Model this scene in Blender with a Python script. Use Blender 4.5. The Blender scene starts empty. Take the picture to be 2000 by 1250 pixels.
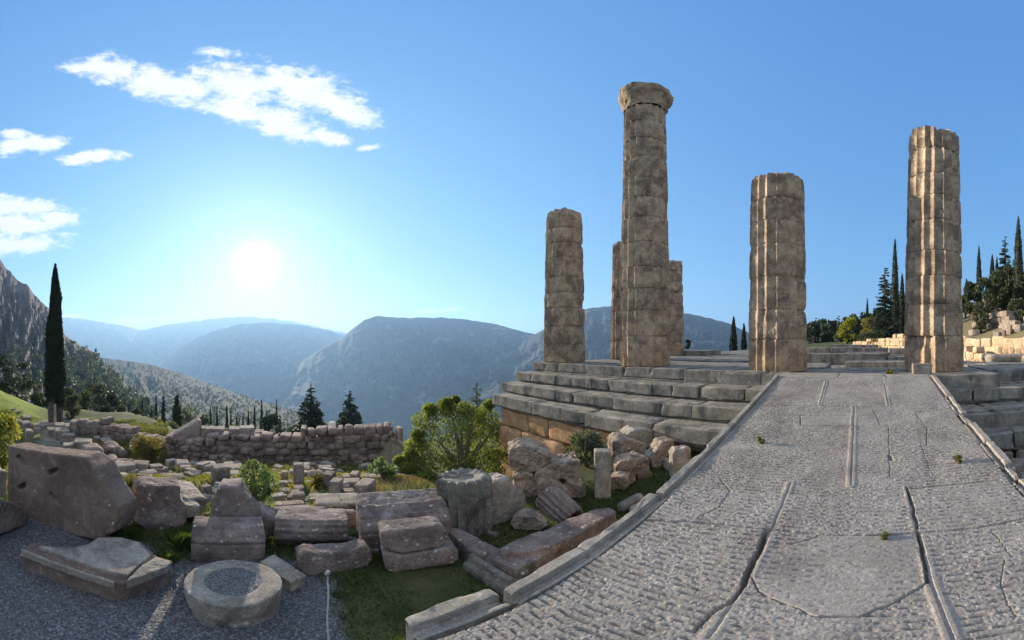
import bpy, bmesh, math, random
import numpy as np
from mathutils import Vector, Matrix

# ------------------------------------------------------------------ camera
F, PX0, PY0, EZ = 736.0, 1680.0, 670.0, 0.714      # px per radian, straight-ahead column, horizon row, eye height over the temple floor
scene = bpy.context.scene
COL = scene.collection
cam_d = bpy.data.cameras.new('camera')
cam = bpy.data.objects.new('camera', cam_d); COL.objects.link(cam)
cam_d.type = 'PANO'
for holder in (cam_d, getattr(cam_d, 'cycles', None)):
    if hasattr(holder, 'panorama_type'):
        holder.panorama_type = 'EQUIRECTANGULAR'
        holder.longitude_min, holder.longitude_max = -1000.0 / F, 1000.0 / F
        holder.latitude_min, holder.latitude_max = -580.0 / F, 670.0 / F
        break
cam_d.clip_start, cam_d.clip_end = 0.05, 60000
cam.location = (0, 0, EZ)
cam.rotation_euler = (math.pi / 2, 0, (PX0 - 1000.0) / F)
scene.camera = cam

# ------------------------------------------------------------------ light
SUN_AZ = (PX0 - 500.0) / F          # to the left of straight ahead
SUN_EL = (PY0 - 515.0) / F
SD = Vector((-math.sin(SUN_AZ) * math.cos(SUN_EL), math.cos(SUN_AZ) * math.cos(SUN_EL), math.sin(SUN_EL)))
scene.view_settings.view_transform = 'Standard'
scene.view_settings.look = 'None'
scene.view_settings.gamma = 1.0
scene.view_settings.exposure = 1.3
scene.render.engine = 'CYCLES'
scene.cycles.use_denoising = True
scene.cycles.max_bounces = 6
scene.cycles.diffuse_bounces = 3
scene.cycles.glossy_bounces = 1
scene.cycles.transmission_bounces = 3
scene.cycles.transparent_max_bounces = 6
scene.cycles.volume_bounces = 0
scene.cycles.sample_clamp_indirect = 4.0
sun_d = bpy.data.lights.new('sun', 'SUN')
sun_d.energy = 5.0
sun_d.angle = math.radians(0.5)
sun_d.color = (1.0, 0.87, 0.69)
sun = bpy.data.objects.new('sun', sun_d); COL.objects.link(sun)
sun.rotation_euler = SD.to_track_quat('Z', 'Y').to_euler()
sun.location = (-30, 0, 20)

SKY_STRENGTH = 0.15
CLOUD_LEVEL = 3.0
def build_world():
    w = bpy.data.worlds.new('World'); scene.world = w
    w.use_nodes = True
    nt = w.node_tree; N = nt.nodes; L = nt.links
    N.clear()
    out = N.new('ShaderNodeOutputWorld'); bg = N.new('ShaderNodeBackground')
    bg.inputs['Strength'].default_value = SKY_STRENGTH
    sky = N.new('ShaderNodeTexSky'); sky.sky_type = 'NISHITA'; sky.sun_disc = False
    sky.sun_elevation = SUN_EL
    sky.sun_rotation = -SUN_AZ
    sky.altitude = 600; sky.air_density = 1.0; sky.dust_density = 1.0; sky.ozone_density = 1.6
    tc = N.new('ShaderNodeTexCoord')
    def m(op, a, b=None, c=None, clamp=False):
        n = N.new('ShaderNodeMath'); n.operation = op; n.use_clamp = clamp
        for i, v in enumerate((a, b, c)):
            if v is None: continue
            if isinstance(v, (int, float)): n.inputs[i].default_value = v
            else: L.new(v, n.inputs[i])
        return n.outputs[0]
    nrm = N.new('ShaderNodeVectorMath'); nrm.operation = 'NORMALIZE'; L.new(tc.outputs['Generated'], nrm.inputs[0])
    sep = N.new('ShaderNodeSeparateXYZ'); L.new(nrm.outputs[0], sep.inputs[0])
    th = m('ARCTAN2', m('MULTIPLY', sep.outputs[0], -1.0), sep.outputs[1])
    el = m('ARCSINE', sep.outputs[2])
    # sky direction measured in milliradians of azimuth (to the right) and elevation
    comb = N.new('ShaderNodeCombineXYZ')
    L.new(m('MULTIPLY', th, -1.0), comb.inputs[0]); L.new(el, comb.inputs[1])
    uv = comb.outputs[0]
    noi = N.new('ShaderNodeTexNoise'); noi.inputs['Scale'].default_value = 15; noi.inputs['Detail'].default_value = 9; noi.inputs['Roughness'].default_value = 0.62
    mp = N.new('ShaderNodeMapping'); mp.inputs['Scale'].default_value = (1.0, 1.9, 1.0); mp.inputs['Rotation'].default_value = (0, 0, 0.25)
    L.new(uv, mp.inputs[0]); L.new(mp.outputs[0], noi.inputs['Vector'])
    noi2 = N.new('ShaderNodeTexNoise'); noi2.inputs['Scale'].default_value = 42; noi2.inputs['Detail'].default_value = 7; noi2.inputs['Roughness'].default_value = 0.6; noi2.inputs['Distortion'].default_value = 0.6
    L.new(mp.outputs[0], noi2.inputs['Vector'])
    field = None
    def blob(px, py, rx, ry, ang, amp=1.0):
        nonlocal field
        t = N.new('ShaderNodeMapping'); t.vector_type = 'TEXTURE'
        t.inputs['Location'].default_value = ((px - PX0) / F, (PY0 - py) / F, 0)
        t.inputs['Rotation'].default_value = (0, 0, math.radians(-ang))
        t.inputs['Scale'].default_value = (rx / F, ry / F, 1)
        L.new(uv, t.inputs[0])
        ln = N.new('ShaderNodeVectorMath'); ln.operation = 'LENGTH'; L.new(t.outputs[0], ln.inputs[0])
        v = m('MULTIPLY', m('SUBTRACT', 1.0, ln.outputs['Value']), amp)
        field = v if field is None else m('MAXIMUM', field, v)
    for b in [(215, 135, 85, 36, 5), (330, 168, 150, 44, 13), (470, 165, 130, 50, 10), (600, 178, 140, 52, 18), (690, 215, 66, 36, 28), (545, 238, 120, 38, 16), (640, 266, 60, 22, 14), (455, 210, 110, 34, 16), (165, 130, 60, 16, -5), (430, 104, 66, 12, 4, .6),
              (70, 280, 75, 26, -4), (20, 290, 40, 20, 0), (180, 308, 75, 18, -3), (30, 262, 40, 14, 0), (725, 288, 34, 9, -6),
              (40, 405, 125, 30, 4), (30, 440, 90, 36, 0), (10, 478, 150, 28, -4), (110, 425, 60, 22, 10), (-60, 450, 140, 60, 0),
              (300, 622, 120, 7, -2, .8), (250, 634, 90, 8, 0, .8), (680, 642, 70, 7, 0, .8), (640, 640, 60, 7, 0, .8), (855, 606, 60, 6, -4, .55), (140, 618, 40, 6, 0, .7)]:
        blob(*b)
    dens = m('ADD', field, m('MULTIPLY', m('SUBTRACT', noi.outputs['Fac'], 0.5), 1.7))
    dens = m('ADD', dens, m('MULTIPLY', m('SUBTRACT', noi2.outputs['Fac'], 0.5), 0.9))
    mask = N.new('ShaderNodeMapRange'); mask.interpolation_type = 'SMOOTHSTEP'
    mask.inputs['From Min'].default_value = 0.0; mask.inputs['From Max'].default_value = 0.72
    L.new(dens, mask.inputs['Value'])
    inside = N.new('ShaderNodeMapRange'); inside.interpolation_type = 'SMOOTHSTEP'
    inside.inputs['From Min'].default_value = -0.35; inside.inputs['From Max'].default_value = 0.1
    L.new(field, inside.inputs['Value'])
    cm = m('MULTIPLY', m('MULTIPLY', mask.outputs[0], inside.outputs[0]), 0.93)
    # added cloud in the unseen sky behind and overhead, to lift the shaded stone
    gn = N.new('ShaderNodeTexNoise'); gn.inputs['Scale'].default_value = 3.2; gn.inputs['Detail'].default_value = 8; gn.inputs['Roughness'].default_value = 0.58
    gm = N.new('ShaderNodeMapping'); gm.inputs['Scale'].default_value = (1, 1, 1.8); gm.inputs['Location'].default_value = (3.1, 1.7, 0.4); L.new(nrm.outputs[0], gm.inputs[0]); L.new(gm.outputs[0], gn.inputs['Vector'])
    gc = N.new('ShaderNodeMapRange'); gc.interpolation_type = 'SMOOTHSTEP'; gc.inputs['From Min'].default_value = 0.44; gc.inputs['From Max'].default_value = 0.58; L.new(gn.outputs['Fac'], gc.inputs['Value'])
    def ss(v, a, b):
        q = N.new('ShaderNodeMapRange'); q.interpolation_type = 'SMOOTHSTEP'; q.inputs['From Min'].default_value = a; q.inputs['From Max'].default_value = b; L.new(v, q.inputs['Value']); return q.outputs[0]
    unseen = m('MAXIMUM', m('MAXIMUM', ss(th, -0.52, -0.75), ss(th, 2.38, 2.6)), ss(el, 0.97, 1.15))
    fill_cov = m('MULTIPLY', m('MULTIPLY', gc.outputs[0], unseen), ss(el, 0.05, 0.2))
    cm = m('MAXIMUM', cm, m('MULTIPLY', fill_cov, 0.9))
    # aureole round the sun
    dot = N.new('ShaderNodeVectorMath'); dot.operation = 'DOT_PRODUCT'; L.new(nrm.outputs[0], dot.inputs[0]); dot.inputs[1].default_value = SD
    ang = m('ARCCOSINE', m('MINIMUM', dot.outputs['Value'], 0.9999999))
    core = m('MULTIPLY', m('POWER', 2.718, m('MULTIPLY', m('POWER', m('DIVIDE', ang, 0.028), 1.6), -1.0)), 16.0)
    halo = m('MULTIPLY', m('POWER', 2.718, m('DIVIDE', ang, -0.06)), 0.9)
    halo2 = m('MULTIPLY', m('POWER', 2.718, m('DIVIDE', ang, -0.3)), 0.1)
    glow = m('ADD', m('ADD', core, halo), halo2)
    gcol = N.new('ShaderNodeVectorMath'); gcol.operation = 'SCALE'; gcol.inputs[0].default_value = (0.86, 0.97, 1.0); L.new(glow, gcol.inputs['Scale'])
    # the sky's own brightness range is far wider than a photograph keeps: ease it per channel
    sc = N.new('ShaderNodeSeparateXYZ'); L.new(sky.outputs[0], sc.inputs[0])
    cc = N.new('ShaderNodeCombineXYZ'); k = 1.0 / (SKY_STRENGTH * 2 ** (scene.view_settings.exposure - 0.15))
    for i, (g, c) in enumerate(((0.543, 0.465), (0.452, 0.80), (0.271, 1.04))):
        L.new(m('MULTIPLY', m('POWER', m('MULTIPLY', sc.outputs[i], 0.1), g), c * k), cc.inputs[i])
    tint = cc
    add = N.new('ShaderNodeVectorMath'); add.operation = 'ADD'; L.new(tint.outputs[0], add.inputs[0]); L.new(gcol.outputs[0], add.inputs[1])
    # cloud brightness: thicker is a touch greyer
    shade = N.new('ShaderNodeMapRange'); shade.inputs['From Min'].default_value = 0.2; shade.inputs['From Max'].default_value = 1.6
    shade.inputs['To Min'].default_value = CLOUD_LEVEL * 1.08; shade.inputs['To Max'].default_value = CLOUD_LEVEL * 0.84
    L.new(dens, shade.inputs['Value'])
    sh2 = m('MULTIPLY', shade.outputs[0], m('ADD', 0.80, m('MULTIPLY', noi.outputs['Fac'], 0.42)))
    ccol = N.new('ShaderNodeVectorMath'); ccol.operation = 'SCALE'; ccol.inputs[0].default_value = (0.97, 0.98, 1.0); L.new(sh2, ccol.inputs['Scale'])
    mix = N.new('ShaderNodeMix'); mix.data_type = 'RGBA'
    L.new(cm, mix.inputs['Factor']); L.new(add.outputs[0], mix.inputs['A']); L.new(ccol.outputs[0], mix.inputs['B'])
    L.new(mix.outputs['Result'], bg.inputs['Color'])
    L.new(bg.outputs[0], out.inputs['Surface'])
build_world()

# ------------------------------------------------------------------ helpers
rng = np.random.default_rng(7)
random.seed(7)

def _hash(ix, iy, iz, seed):
    h = (ix.astype(np.int64) * 374761393 + iy.astype(np.int64) * 668265263 + iz.astype(np.int64) * 2147483647 + seed * 974634777) & 0xffffffff
    h = ((h ^ (h >> 13)) * 1274126177) & 0xffffffff
    h = ((h ^ (h >> 16)) * 2246822519) & 0xffffffff
    return (h ^ (h >> 15)) / 4294967295.0 * 2.0 - 1.0
def vnoise(P, seed=0):
    P = np.asarray(P, float); I = np.floor(P); f = P - I; f = f * f * (3 - 2 * f); I = I.astype(np.int64)
    r = 0
    for dx in (0, 1):
        wx = f[:, 0] if dx else 1 - f[:, 0]
        for dy in (0, 1):
            wy = f[:, 1] if dy else 1 - f[:, 1]
            for dz in (0, 1):
                wz = f[:, 2] if dz else 1 - f[:, 2]
                r = r + wx * wy * wz * _hash(I[:, 0] + dx, I[:, 1] + dy, I[:, 2] + dz, seed)
    return r
def fbm(P, seed=0, octv=4, gain=0.5):
    P = np.asarray(P, float); a, s, r, t = 1.0, 1.0, 0, 0
    for o in range(octv):
        r = r + a * vnoise(P * s + o * 17.3, seed + o); t += a; a *= gain; s *= 2.03
    return r / t
def sstep(a, b, x):
    t = np.clip((np.asarray(x, float) - a) / (b - a), 0, 1); return t * t * (3 - 2 * t)

def ray(px, py):
    th, el = (PX0 - px) / F, (PY0 - py) / F
    return np.array([-math.sin(th) * math.cos(el), math.cos(th) * math.cos(el), math.sin(el)])
def at_z(px, py, z):
    r = ray(px, py); t = (z - EZ) / r[2]
    return np.array([r[0] * t, r[1] * t, z])
def at_d(px, py, d):
    th, el = (PX0 - px) / F, (PY0 - py) / F
    return np.array([-math.sin(th) * d, math.cos(th) * d, EZ + d * math.tan(el)])
def dist_at(py, z):
    return (EZ - z) / math.tan((py - PY0) / F)
GZ = EZ - 2.4       # ground by the ramp
LZ = EZ - 5.0       # lower terrace

def np_mesh(name, V, faces):
    me = bpy.data.meshes.new(name)
    V = np.asarray(V, np.float32)
    me.vertices.add(len(V)); me.vertices.foreach_set('co', V.ravel())
    faces = [np.asarray(f, np.int32) for f in faces if len(f)]
    nl = sum(f.size for f in faces); npoly = sum(len(f) for f in faces)
    me.loops.add(nl); me.loops.foreach_set('vertex_index', np.concatenate([f.ravel() for f in faces]))
    tot = np.concatenate([np.full(len(f), f.shape[1], np.int32) for f in faces])
    st = np.concatenate([[0], np.cumsum(tot)[:-1]]).astype(np.int32)
    me.polygons.add(npoly); me.polygons.foreach_set('loop_start', st); me.polygons.foreach_set('loop_total', tot)
    me.update(calc_edges=True)
    return me
def tag(o, label=None, cat=None, group=None, kind=None):
    if label: o['label'] = label
    if cat: o['category'] = cat
    if group: o['group'] = group
    if kind: o['kind'] = kind
    return o
def link(name, me, mat=None, parent=None, loc=None, smooth=True, sharp=34):
    o = bpy.data.objects.new(name, me); COL.objects.link(o)
    if mat is not None and not me.materials: me.materials.append(mat)
    if smooth: me.polygons.foreach_set('use_smooth', np.ones(len(me.polygons), bool))
    if smooth and sharp: me.set_sharp_from_angle(angle=math.radians(sharp))
    if loc is not None: o.location = loc
    if parent: o.parent = parent
    return o
def empty(name, loc, label, cat, group=None, rz=0):
    o = bpy.data.objects.new(name, None); COL.objects.link(o); o.location = loc; o.rotation_euler = (0, 0, rz)
    o.empty_display_size = 0.2
    return tag(o, label, cat, group)
def copy_tree(o, parent=None):
    c = o.copy(); COL.objects.link(c)
    if parent: c.parent = parent
    for ch in list(o.children): copy_tree(ch, c)
    return c
ORD = 'first second third fourth fifth sixth seventh eighth ninth tenth eleventh twelfth thirteenth fourteenth fifteenth sixteenth seventeenth eighteenth nineteenth twentieth'.split()

# --- meshes as (V, F) pairs
def join(parts):
    V, Fq, Ft, off = [], [], [], 0
    for v, f in parts:
        v = np.asarray(v); V.append(v)
        for a in f:
            a = np.asarray(a) + off
            (Fq if a.shape[1] == 4 else Ft).append(a)
        off += len(v)
    out = []
    if Fq: out.append(np.concatenate(Fq))
    if Ft: out.append(np.concatenate(Ft))
    return np.concatenate(V), out
def cube_grid(n):
    idx, V, Q = {}, [], []
    def vid(k):
        if k not in idx: idx[k] = len(V); V.append(k)
        return idx[k]
    for ax in range(3):
        for s in (0, n):
            a, b = (ax + 1) % 3, (ax + 2) % 3
            for i in range(n):
                for j in range(n):
                    q = []
                    for di, dj in ((0, 0), (1, 0), (1, 1), (0, 1)):
                        k = [0, 0, 0]; k[ax] = s; k[a] = i + di; k[b] = j + dj; q.append(vid(tuple(k)))
                    Q.append(q if s else q[::-1])
    return np.array(V, float) / n * 2 - 1, np.array(Q)
_CG = {}
def rbox(size, r, n=8, rough=0.01, seed=0, fscale=3.0, chip=0.0):
    """worn block: a box with rounded, chipped edges, centred on its base"""
    if n not in _CG: _CG[n] = cube_grid(n)
    U, Q = _CG[n]
    h = np.array(size, float) / 2
    r = min(r, h.min() * 0.95)
    # crowd the grid lines towards the edges
    W = np.sign(U) * (1 - (1 - np.abs(U)) ** 1.6)
    P = W * h
    inner = np.clip(P, -(h - r), h - r)
    D = P - inner; ln = np.linalg.norm(D, axis=1, keepdims=True)
    Pn = np.where(ln > 1e-9, inner + D / np.maximum(ln, 1e-9) * r, P)
    nd = Pn / h; nd = nd / np.linalg.norm(nd, axis=1, keepdims=True)
    off = np.array([seed * 3.17, seed * 1.93, seed * 7.7])
    Pn = Pn + nd * (fbm(Pn * fscale + off, seed, 4)[:, None]) * rough
    if chip:
        e = np.sort(np.abs(U), axis=1)[:, 1]
        c = sstep(0.6, 1.0, e) * np.maximum(0, vnoise(Pn * fscale * 1.1 + off + 9, seed + 5)) * chip
        Pn = Pn - nd * c[:, None]
    Pn[:, 2] += h[2]
    return Pn, [Q]
def xform(m, loc=(0, 0, 0), rz=0, rx=0, ry=0):
    V, Fs = m
    R = np.array(Matrix.Rotation(rz, 3, 'Z') @ Matrix.Rotation(ry, 3, 'Y') @ Matrix.Rotation(rx, 3, 'X'))
    return V @ R.T + np.array(loc), Fs
def tube(pts, radii, n=8):
    pts = np.array(pts, float); V, Q = [], []
    for i, p in enumerate(pts):
        t = pts[min(i + 1, len(pts) - 1)] - pts[max(i - 1, 0)]; t /= np.linalg.norm(t) + 1e-9
        a = np.cross(t, [0.31, 0.17, 0.93]); 
        if np.linalg.norm(a) < 1e-3: a = np.cross(t, [1, 0, 0])
        a /= np.linalg.norm(a); b = np.cross(t, a)
        for k in range(n):
            ph = 2 * math.pi * k / n
            V.append(p + (a * math.cos(ph) + b * math.sin(ph)) * radii[i])
    for i in range(len(pts) - 1):
        for k in range(n):
            Q.append([i * n + k, i * n + (k + 1) % n, (i + 1) * n + (k + 1) % n, (i + 1) * n + k])
    V.append(pts[0]); V.append(pts[-1]); T = []
    for k in range(n):
        T.append([len(V) - 2, (k + 1) % n, k]); T.append([len(V) - 1, (len(pts) - 1) * n + k, (len(pts) - 1) * n + (k + 1) % n])
    return np.array(V), [np.array(Q), np.array(T)]

# --- stones: rough solids -> voxel remesh -> wear -> roughness
def solid_from_poly(front, back):
    n = len(front)
    return list(map(tuple, front)) + list(map(tuple, back)), [list(range(n)), list(range(2 * n - 1, n - 1, -1))] + [[i, i + n, (i + 1) % n + n, (i + 1) % n] for i in range(n)]
def trace(pts, base, thick, z=GZ, lean=0.0, push=0.0):
    """front face outline read on the upright plane that stands on the two base points, given a real thickness"""
    A, B = at_z(*base[0], z), at_z(*base[1], z)
    u = B - A; u[2] = 0; u /= np.linalg.norm(u)
    nrm = np.array([-u[1], u[0], 0.0])
    mid = (A + B) / 2
    if np.dot(nrm, mid) < 0: nrm = -nrm            # away from the eye
    nn = nrm * math.cos(lean) - np.array([0, 0, 1]) * math.sin(lean)
    eye = np.array([0, 0, EZ]); front = []
    A0 = A + nrm * push
    for p in pts:
        r = ray(*p); t = np.dot(A0 - eye, nn) / np.dot(r, nn); front.append(eye + r * t)
    front = np.array(front)
    back = front + nrm * thick
    return solid_from_poly(front, back)
def trace_flat(pts, z, thick):
    top = np.array([at_z(px, py, z) for px, py in pts]); bot = top.copy(); bot[:, 2] -= thick
    return solid_from_poly(top, bot)
def boxs(c, s, rz=0.0, rx=0.0, ry=0.0):
    V, Fs = cube_grid(1); V = V * np.array(s) / 2
    V, Fs = xform((V, [Fs]), c, rz, rx, ry)
    return list(map(tuple, V)), [list(q) for q in Fs[0]]
def profile_solid(A, B, prof, z):
    """moulded block: profile [(depth, height)] swept from A to B (ground points)"""
    A, B = np.array(A, float), np.array(B, float); A[2] = B[2] = z
    u = B - A; u /= np.linalg.norm(u); nrm = np.array([-u[1], u[0], 0.0])
    if np.dot(nrm, (A + B) / 2) < 0: nrm = -nrm
    a = np.array([A + nrm * d + np.array([0, 0, h]) for d, h in prof]); b = a + (B - A)
    return solid_from_poly(a, b)
_tmp = []
def remesh(solids, voxel, holes=()):
    def mk(ss):
        V, Fs = [], []
        for v, f in ss:
            o = len(V); V += v; Fs += [[i + o for i in q] for q in f]
        me = bpy.data.meshes.new('tmp'); me.from_pydata(V, [], Fs)
        bm = bmesh.new(); bm.from_mesh(me); bmesh.ops.recalc_face_normals(bm, faces=bm.faces); bm.to_mesh(me); bm.free()
        o = bpy.data.objects.new('tmp', me); COL.objects.link(o); return o
    o = mk(solids); cut = []
    for h in holes:
        c = mk([h]); cut.append(c); c.hide_render = True
        b = o.modifiers.new('b', 'BOOLEAN'); b.operation = 'DIFFERENCE'; b.object = c; b.solver = 'EXACT'
    r = o.modifiers.new('r', 'REMESH'); r.mode = 'VOXEL'; r.voxel_size = voxel; r.adaptivity = 0
    dg = bpy.context.evaluated_depsgraph_get()
    me = bpy.data.meshes.new_from_object(o.evaluated_get(dg))
    n = len(me.vertices); V = np.empty(n * 3, np.float32); me.vertices.foreach_get('co', V); V = V.reshape(-1, 3).astype(float)
    q = np.empty(len(me.loops), np.int32); me.loops.foreach_get('vertex_index', q)
    E = np.empty(len(me.edges) * 2, np.int32); me.edges.foreach_get('vertices', E); E = E.reshape(-1, 2)
    tot = np.empty(len(me.polygons), np.int32); me.polygons.foreach_get('loop_total', tot)
    bpy.data.meshes.remove(me)
    for c in [o] + cut:
        d = c.data; bpy.data.objects.remove(c); bpy.data.meshes.remove(d)
    assert (tot == 4).all()
    return V, q.reshape(-1, 4), E
def lap(V, E, it, k=0.5):
    for _ in range(it):
        S = np.zeros_like(V); C = np.zeros(len(V))
        np.add.at(S, E[:, 0], V[E[:, 1]]); np.add.at(S, E[:, 1], V[E[:, 0]])
        np.add.at(C, E[:, 0], 1); np.add.at(C, E[:, 1], 1)
        V = V * (1 - k) + k * S / np.maximum(C, 1)[:, None]
    return V
def vnormals(V, Q):
    n = np.cross(V[Q[:, 2]] - V[Q[:, 0]], V[Q[:, 3]] - V[Q[:, 1]]); N = np.zeros_like(V)
    for k in range(4): np.add.at(N, Q[:, k], n)
    return N / (np.linalg.norm(N, axis=1, keepdims=True) + 1e-12)
SEED = [100]
def stone_mesh(solids, voxel=0.02, wear=2, rough=0.012, freq=5.0, pits=0.0, holes=(), chip=0.0, loc=None):
    SEED[0] += 1; s = SEED[0]
    V, Q, E = remesh(solids, voxel, holes)
    V0 = V
    V = lap(V, E, max(1, int(round(wear * 0.6))))
    if chip:                                        # broken arrises: wear more where noise says so
        Vs = lap(V, E, 10); m = sstep(0.05, 0.5, fbm(V * freq * 0.6 + s * 3.1, s + 3, 2))[:, None] * chip
        V = V * (1 - m) + Vs * m
    N = vnormals(V, Q)
    P = V + s * 5.7
    d = fbm(P * freq, s, 4) * rough * 1.2 + fbm(P * freq * 6, s + 1, 2) * rough * 0.4 - np.maximum(0, 0.10 - np.abs(fbm(P * freq * 0.7 + 3, s + 8, 3))) * rough * 4
    if pits: d = d - np.maximum(0, vnoise(P * freq * 3.3, s + 2) - 0.25) * pits
    V = V + N * d[:, None]
    if loc is None:
        loc = (V.min(0) + V.max(0)) / 2; loc[2] = V[:, 2].min()
    return V - loc, [Q], loc
def stone(name, label, cat, solids, mat, group=None, parent=None, **kw):
    V, Fs, loc = stone_mesh(solids, **kw)
    me = np_mesh(name, V, Fs)
    o = link(name, me, mat, parent, loc)
    if label: tag(o, label, cat, group)
    return o

# ------------------------------------------------------------------ materials
def new_mat(name):
    m = bpy.data.materials.new(name); m.use_nodes = True
    nt = m.node_tree; nt.nodes.clear()
    return m, nt, nt.nodes, nt.links
def ramp_node(N, stops):
    r = N.new('ShaderNodeValToRGB'); e = r.color_ramp.elements
    while len(e) > 1: e.remove(e[-1])
    e[0].position = stops[0][0]; e[0].color = (*stops[0][1], 1)
    for p, c in stops[1:]:
        x = e.new(p); x.color = (*c, 1)
    return r
def noise(N, L, vec, scale, detail=6, rough=0.6, dist=0.0):
    n = N.new('ShaderNodeTexNoise'); n.inputs['Scale'].default_value = scale; n.inputs['Detail'].default_value = detail
    n.inputs['Roughness'].default_value = rough; n.inputs['Distortion'].default_value = dist
    if vec is not None: L.new(vec, n.inputs['Vector'])
    return n.outputs['Fac']
def mixc(N, L, fac, a, b, mode='MIX'):
    m = N.new('ShaderNodeMix'); m.data_type = 'RGBA'; m.blend_type = mode
    for s, v in (('Factor', fac), ('A', a), ('B', b)):
        i = m.inputs[s]
        if isinstance(v, (int, float)): i.default_value = v
        elif isinstance(v, tuple): i.default_value = (*v, 1)
        else: L.new(v, i)
    return m.outputs['Result']
def mrange(N, L, v, a, b, c=0.0, d=1.0):
    m = N.new('ShaderNodeMapRange'); m.interpolation_type = 'SMOOTHSTEP'
    for k, x in zip(('From Min', 'From Max', 'To Min', 'To Max'), (a, b, c, d)): m.inputs[k].default_value = x
    L.new(v, m.inputs['Value']); return m.outputs[0]
def finish(m, N, L, col, bump=None, bstr=0.4, bdist=0.01, rough=0.95, spec=0.15):
    b = N.new('ShaderNodeBsdfPrincipled'); o = N.new('ShaderNodeOutputMaterial')
    b.inputs['Roughness'].default_value = rough; b.inputs['Specular IOR Level'].default_value = spec
    if isinstance(col, tuple): b.inputs['Base Color'].default_value = (*col, 1)
    else: L.new(col, b.inputs['Base Color'])
    if bump is not None:
        bp = N.new('ShaderNodeBump'); bp.inputs['Strength'].default_value = bstr; bp.inputs['Distance'].default_value = bdist
        L.new(bump, bp.inputs['Height']); L.new(bp.outputs[0], b.inputs['Normal'])
    L.new(b.outputs[0], o.inputs['Surface'])
    return m
def stone_mat(name, dark, mid, light, scale=3.0, lichen=0.0, lichen_col=(0.5, 0.5, 0.47), lichen_scale=16.0, stain=0.0, stain_col=(0.07, 0.062, 0.055),
              warm=None, warm_z=(0, 1), bstr=0.5, bdist=0.012, fine=70.0, streak=0.0):
    wm = lambda c: (min(.8, c[0] * 1.06), c[1] * 1.02, c[2] * 0.95)
    dark, mid, light = wm(dark), wm(mid), wm(light)
    m, nt, N, L = new_mat(name)
    g = N.new('ShaderNodeNewGeometry'); pos = g.outputs['Position']
    n1 = noise(N, L, pos, scale, 9, 0.62, 0.3)
    r = ramp_node(N, [(0.35, dark), (0.5, mid), (0.65, light)]); L.new(n1, r.inputs[0]); col = r.outputs[0]
    n2 = noise(N, L, pos, fine, 4, 0.7)
    col = mixc(N, L, mrange(N, L, n2, 0.44, 0.66, 0.0, 0.62), col, tuple(x * 0.50 for x in dark))
    n4 = noise(N, L, pos, scale * 4.5, 9, 0.72, 0.8)
    col = mixc(N, L, mrange(N, L, n4, 0.53, 0.64, 0.0, 0.45), col, tuple(min(.75, x * 1.35) for x in light))
    if warm is not None:
        s = N.new('ShaderNodeSeparateXYZ'); L.new(pos, s.inputs[0])
        ad = N.new('ShaderNodeMath'); ad.operation = 'MULTIPLY_ADD'; L.new(noise(N, L, pos, 1.6, 5, 0.6), ad.inputs[0]); ad.inputs[1].default_value = 2.6; L.new(s.outputs[2], ad.inputs[2])
        col = mixc(N, L, mrange(N, L, ad.outputs[0], warm_z[0] + 1.3, warm_z[1] + 1.3, 0.8, 0.0), col, warm)
    if stain:
        vec = pos
        if streak:
            mp = N.new('ShaderNodeMapping'); mp.inputs['Scale'].default_value = (1, 1, streak); L.new(pos, mp.inputs[0]); vec = mp.outputs[0]
        n3 = noise(N, L, vec, scale * 0.7, 8, 0.68, 0.6)
        col = mixc(N, L, mrange(N, L, n3, 0.62 - stain * 0.25, 0.74 - stain * 0.2, 0, 0.85), col, stain_col)
    if lichen:
        v = N.new('ShaderNodeTexVoronoi'); v.inputs['Scale'].default_value = lichen_scale; v.inputs['Randomness'].default_value = 1.0
        wv = N.new('ShaderNodeMix'); wv.data_type = 'VECTOR'; wv.inputs['Factor'].default_value = 0.035
        nz = N.new('ShaderNodeTexNoise'); nz.inputs['Scale'].default_value = 26; L.new(pos, nz.inputs['Vector'])
        L.new(pos, wv.inputs['A']); L.new(nz.outputs['Color'], wv.inputs['B']); L.new(wv.outputs['Result'], v.inputs['Vector'])
        sp = N.new('ShaderNodeSeparateColor'); L.new(v.outputs['Color'], sp.inputs[0])
        th = N.new('ShaderNodeMath'); th.operation = 'MULTIPLY'; L.new(mrange(N, L, sp.outputs[0], 1 - lichen, 1.0), th.inputs[0]); th.inputs[1].default_value = 0.36
        df = N.new('ShaderNodeMath'); df.operation = 'SUBTRACT'; L.new(th.outputs[0], df.inputs[0]); L.new(v.outputs['Distance'], df.inputs[1])
        col = mixc(N, L, mrange(N, L, df.outputs[0], 0.0, 0.06, 0, 0.8), col, lichen_col)
    hb = N.new('ShaderNodeMath'); hb.operation = 'ADD'; L.new(noise(N, L, pos, fine * 0.45, 7, 0.7), hb.inputs[0]); L.new(n1, hb.inputs[1])
    return finish(m, N, L, col, hb.outputs[0], bstr, bdist)
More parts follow.
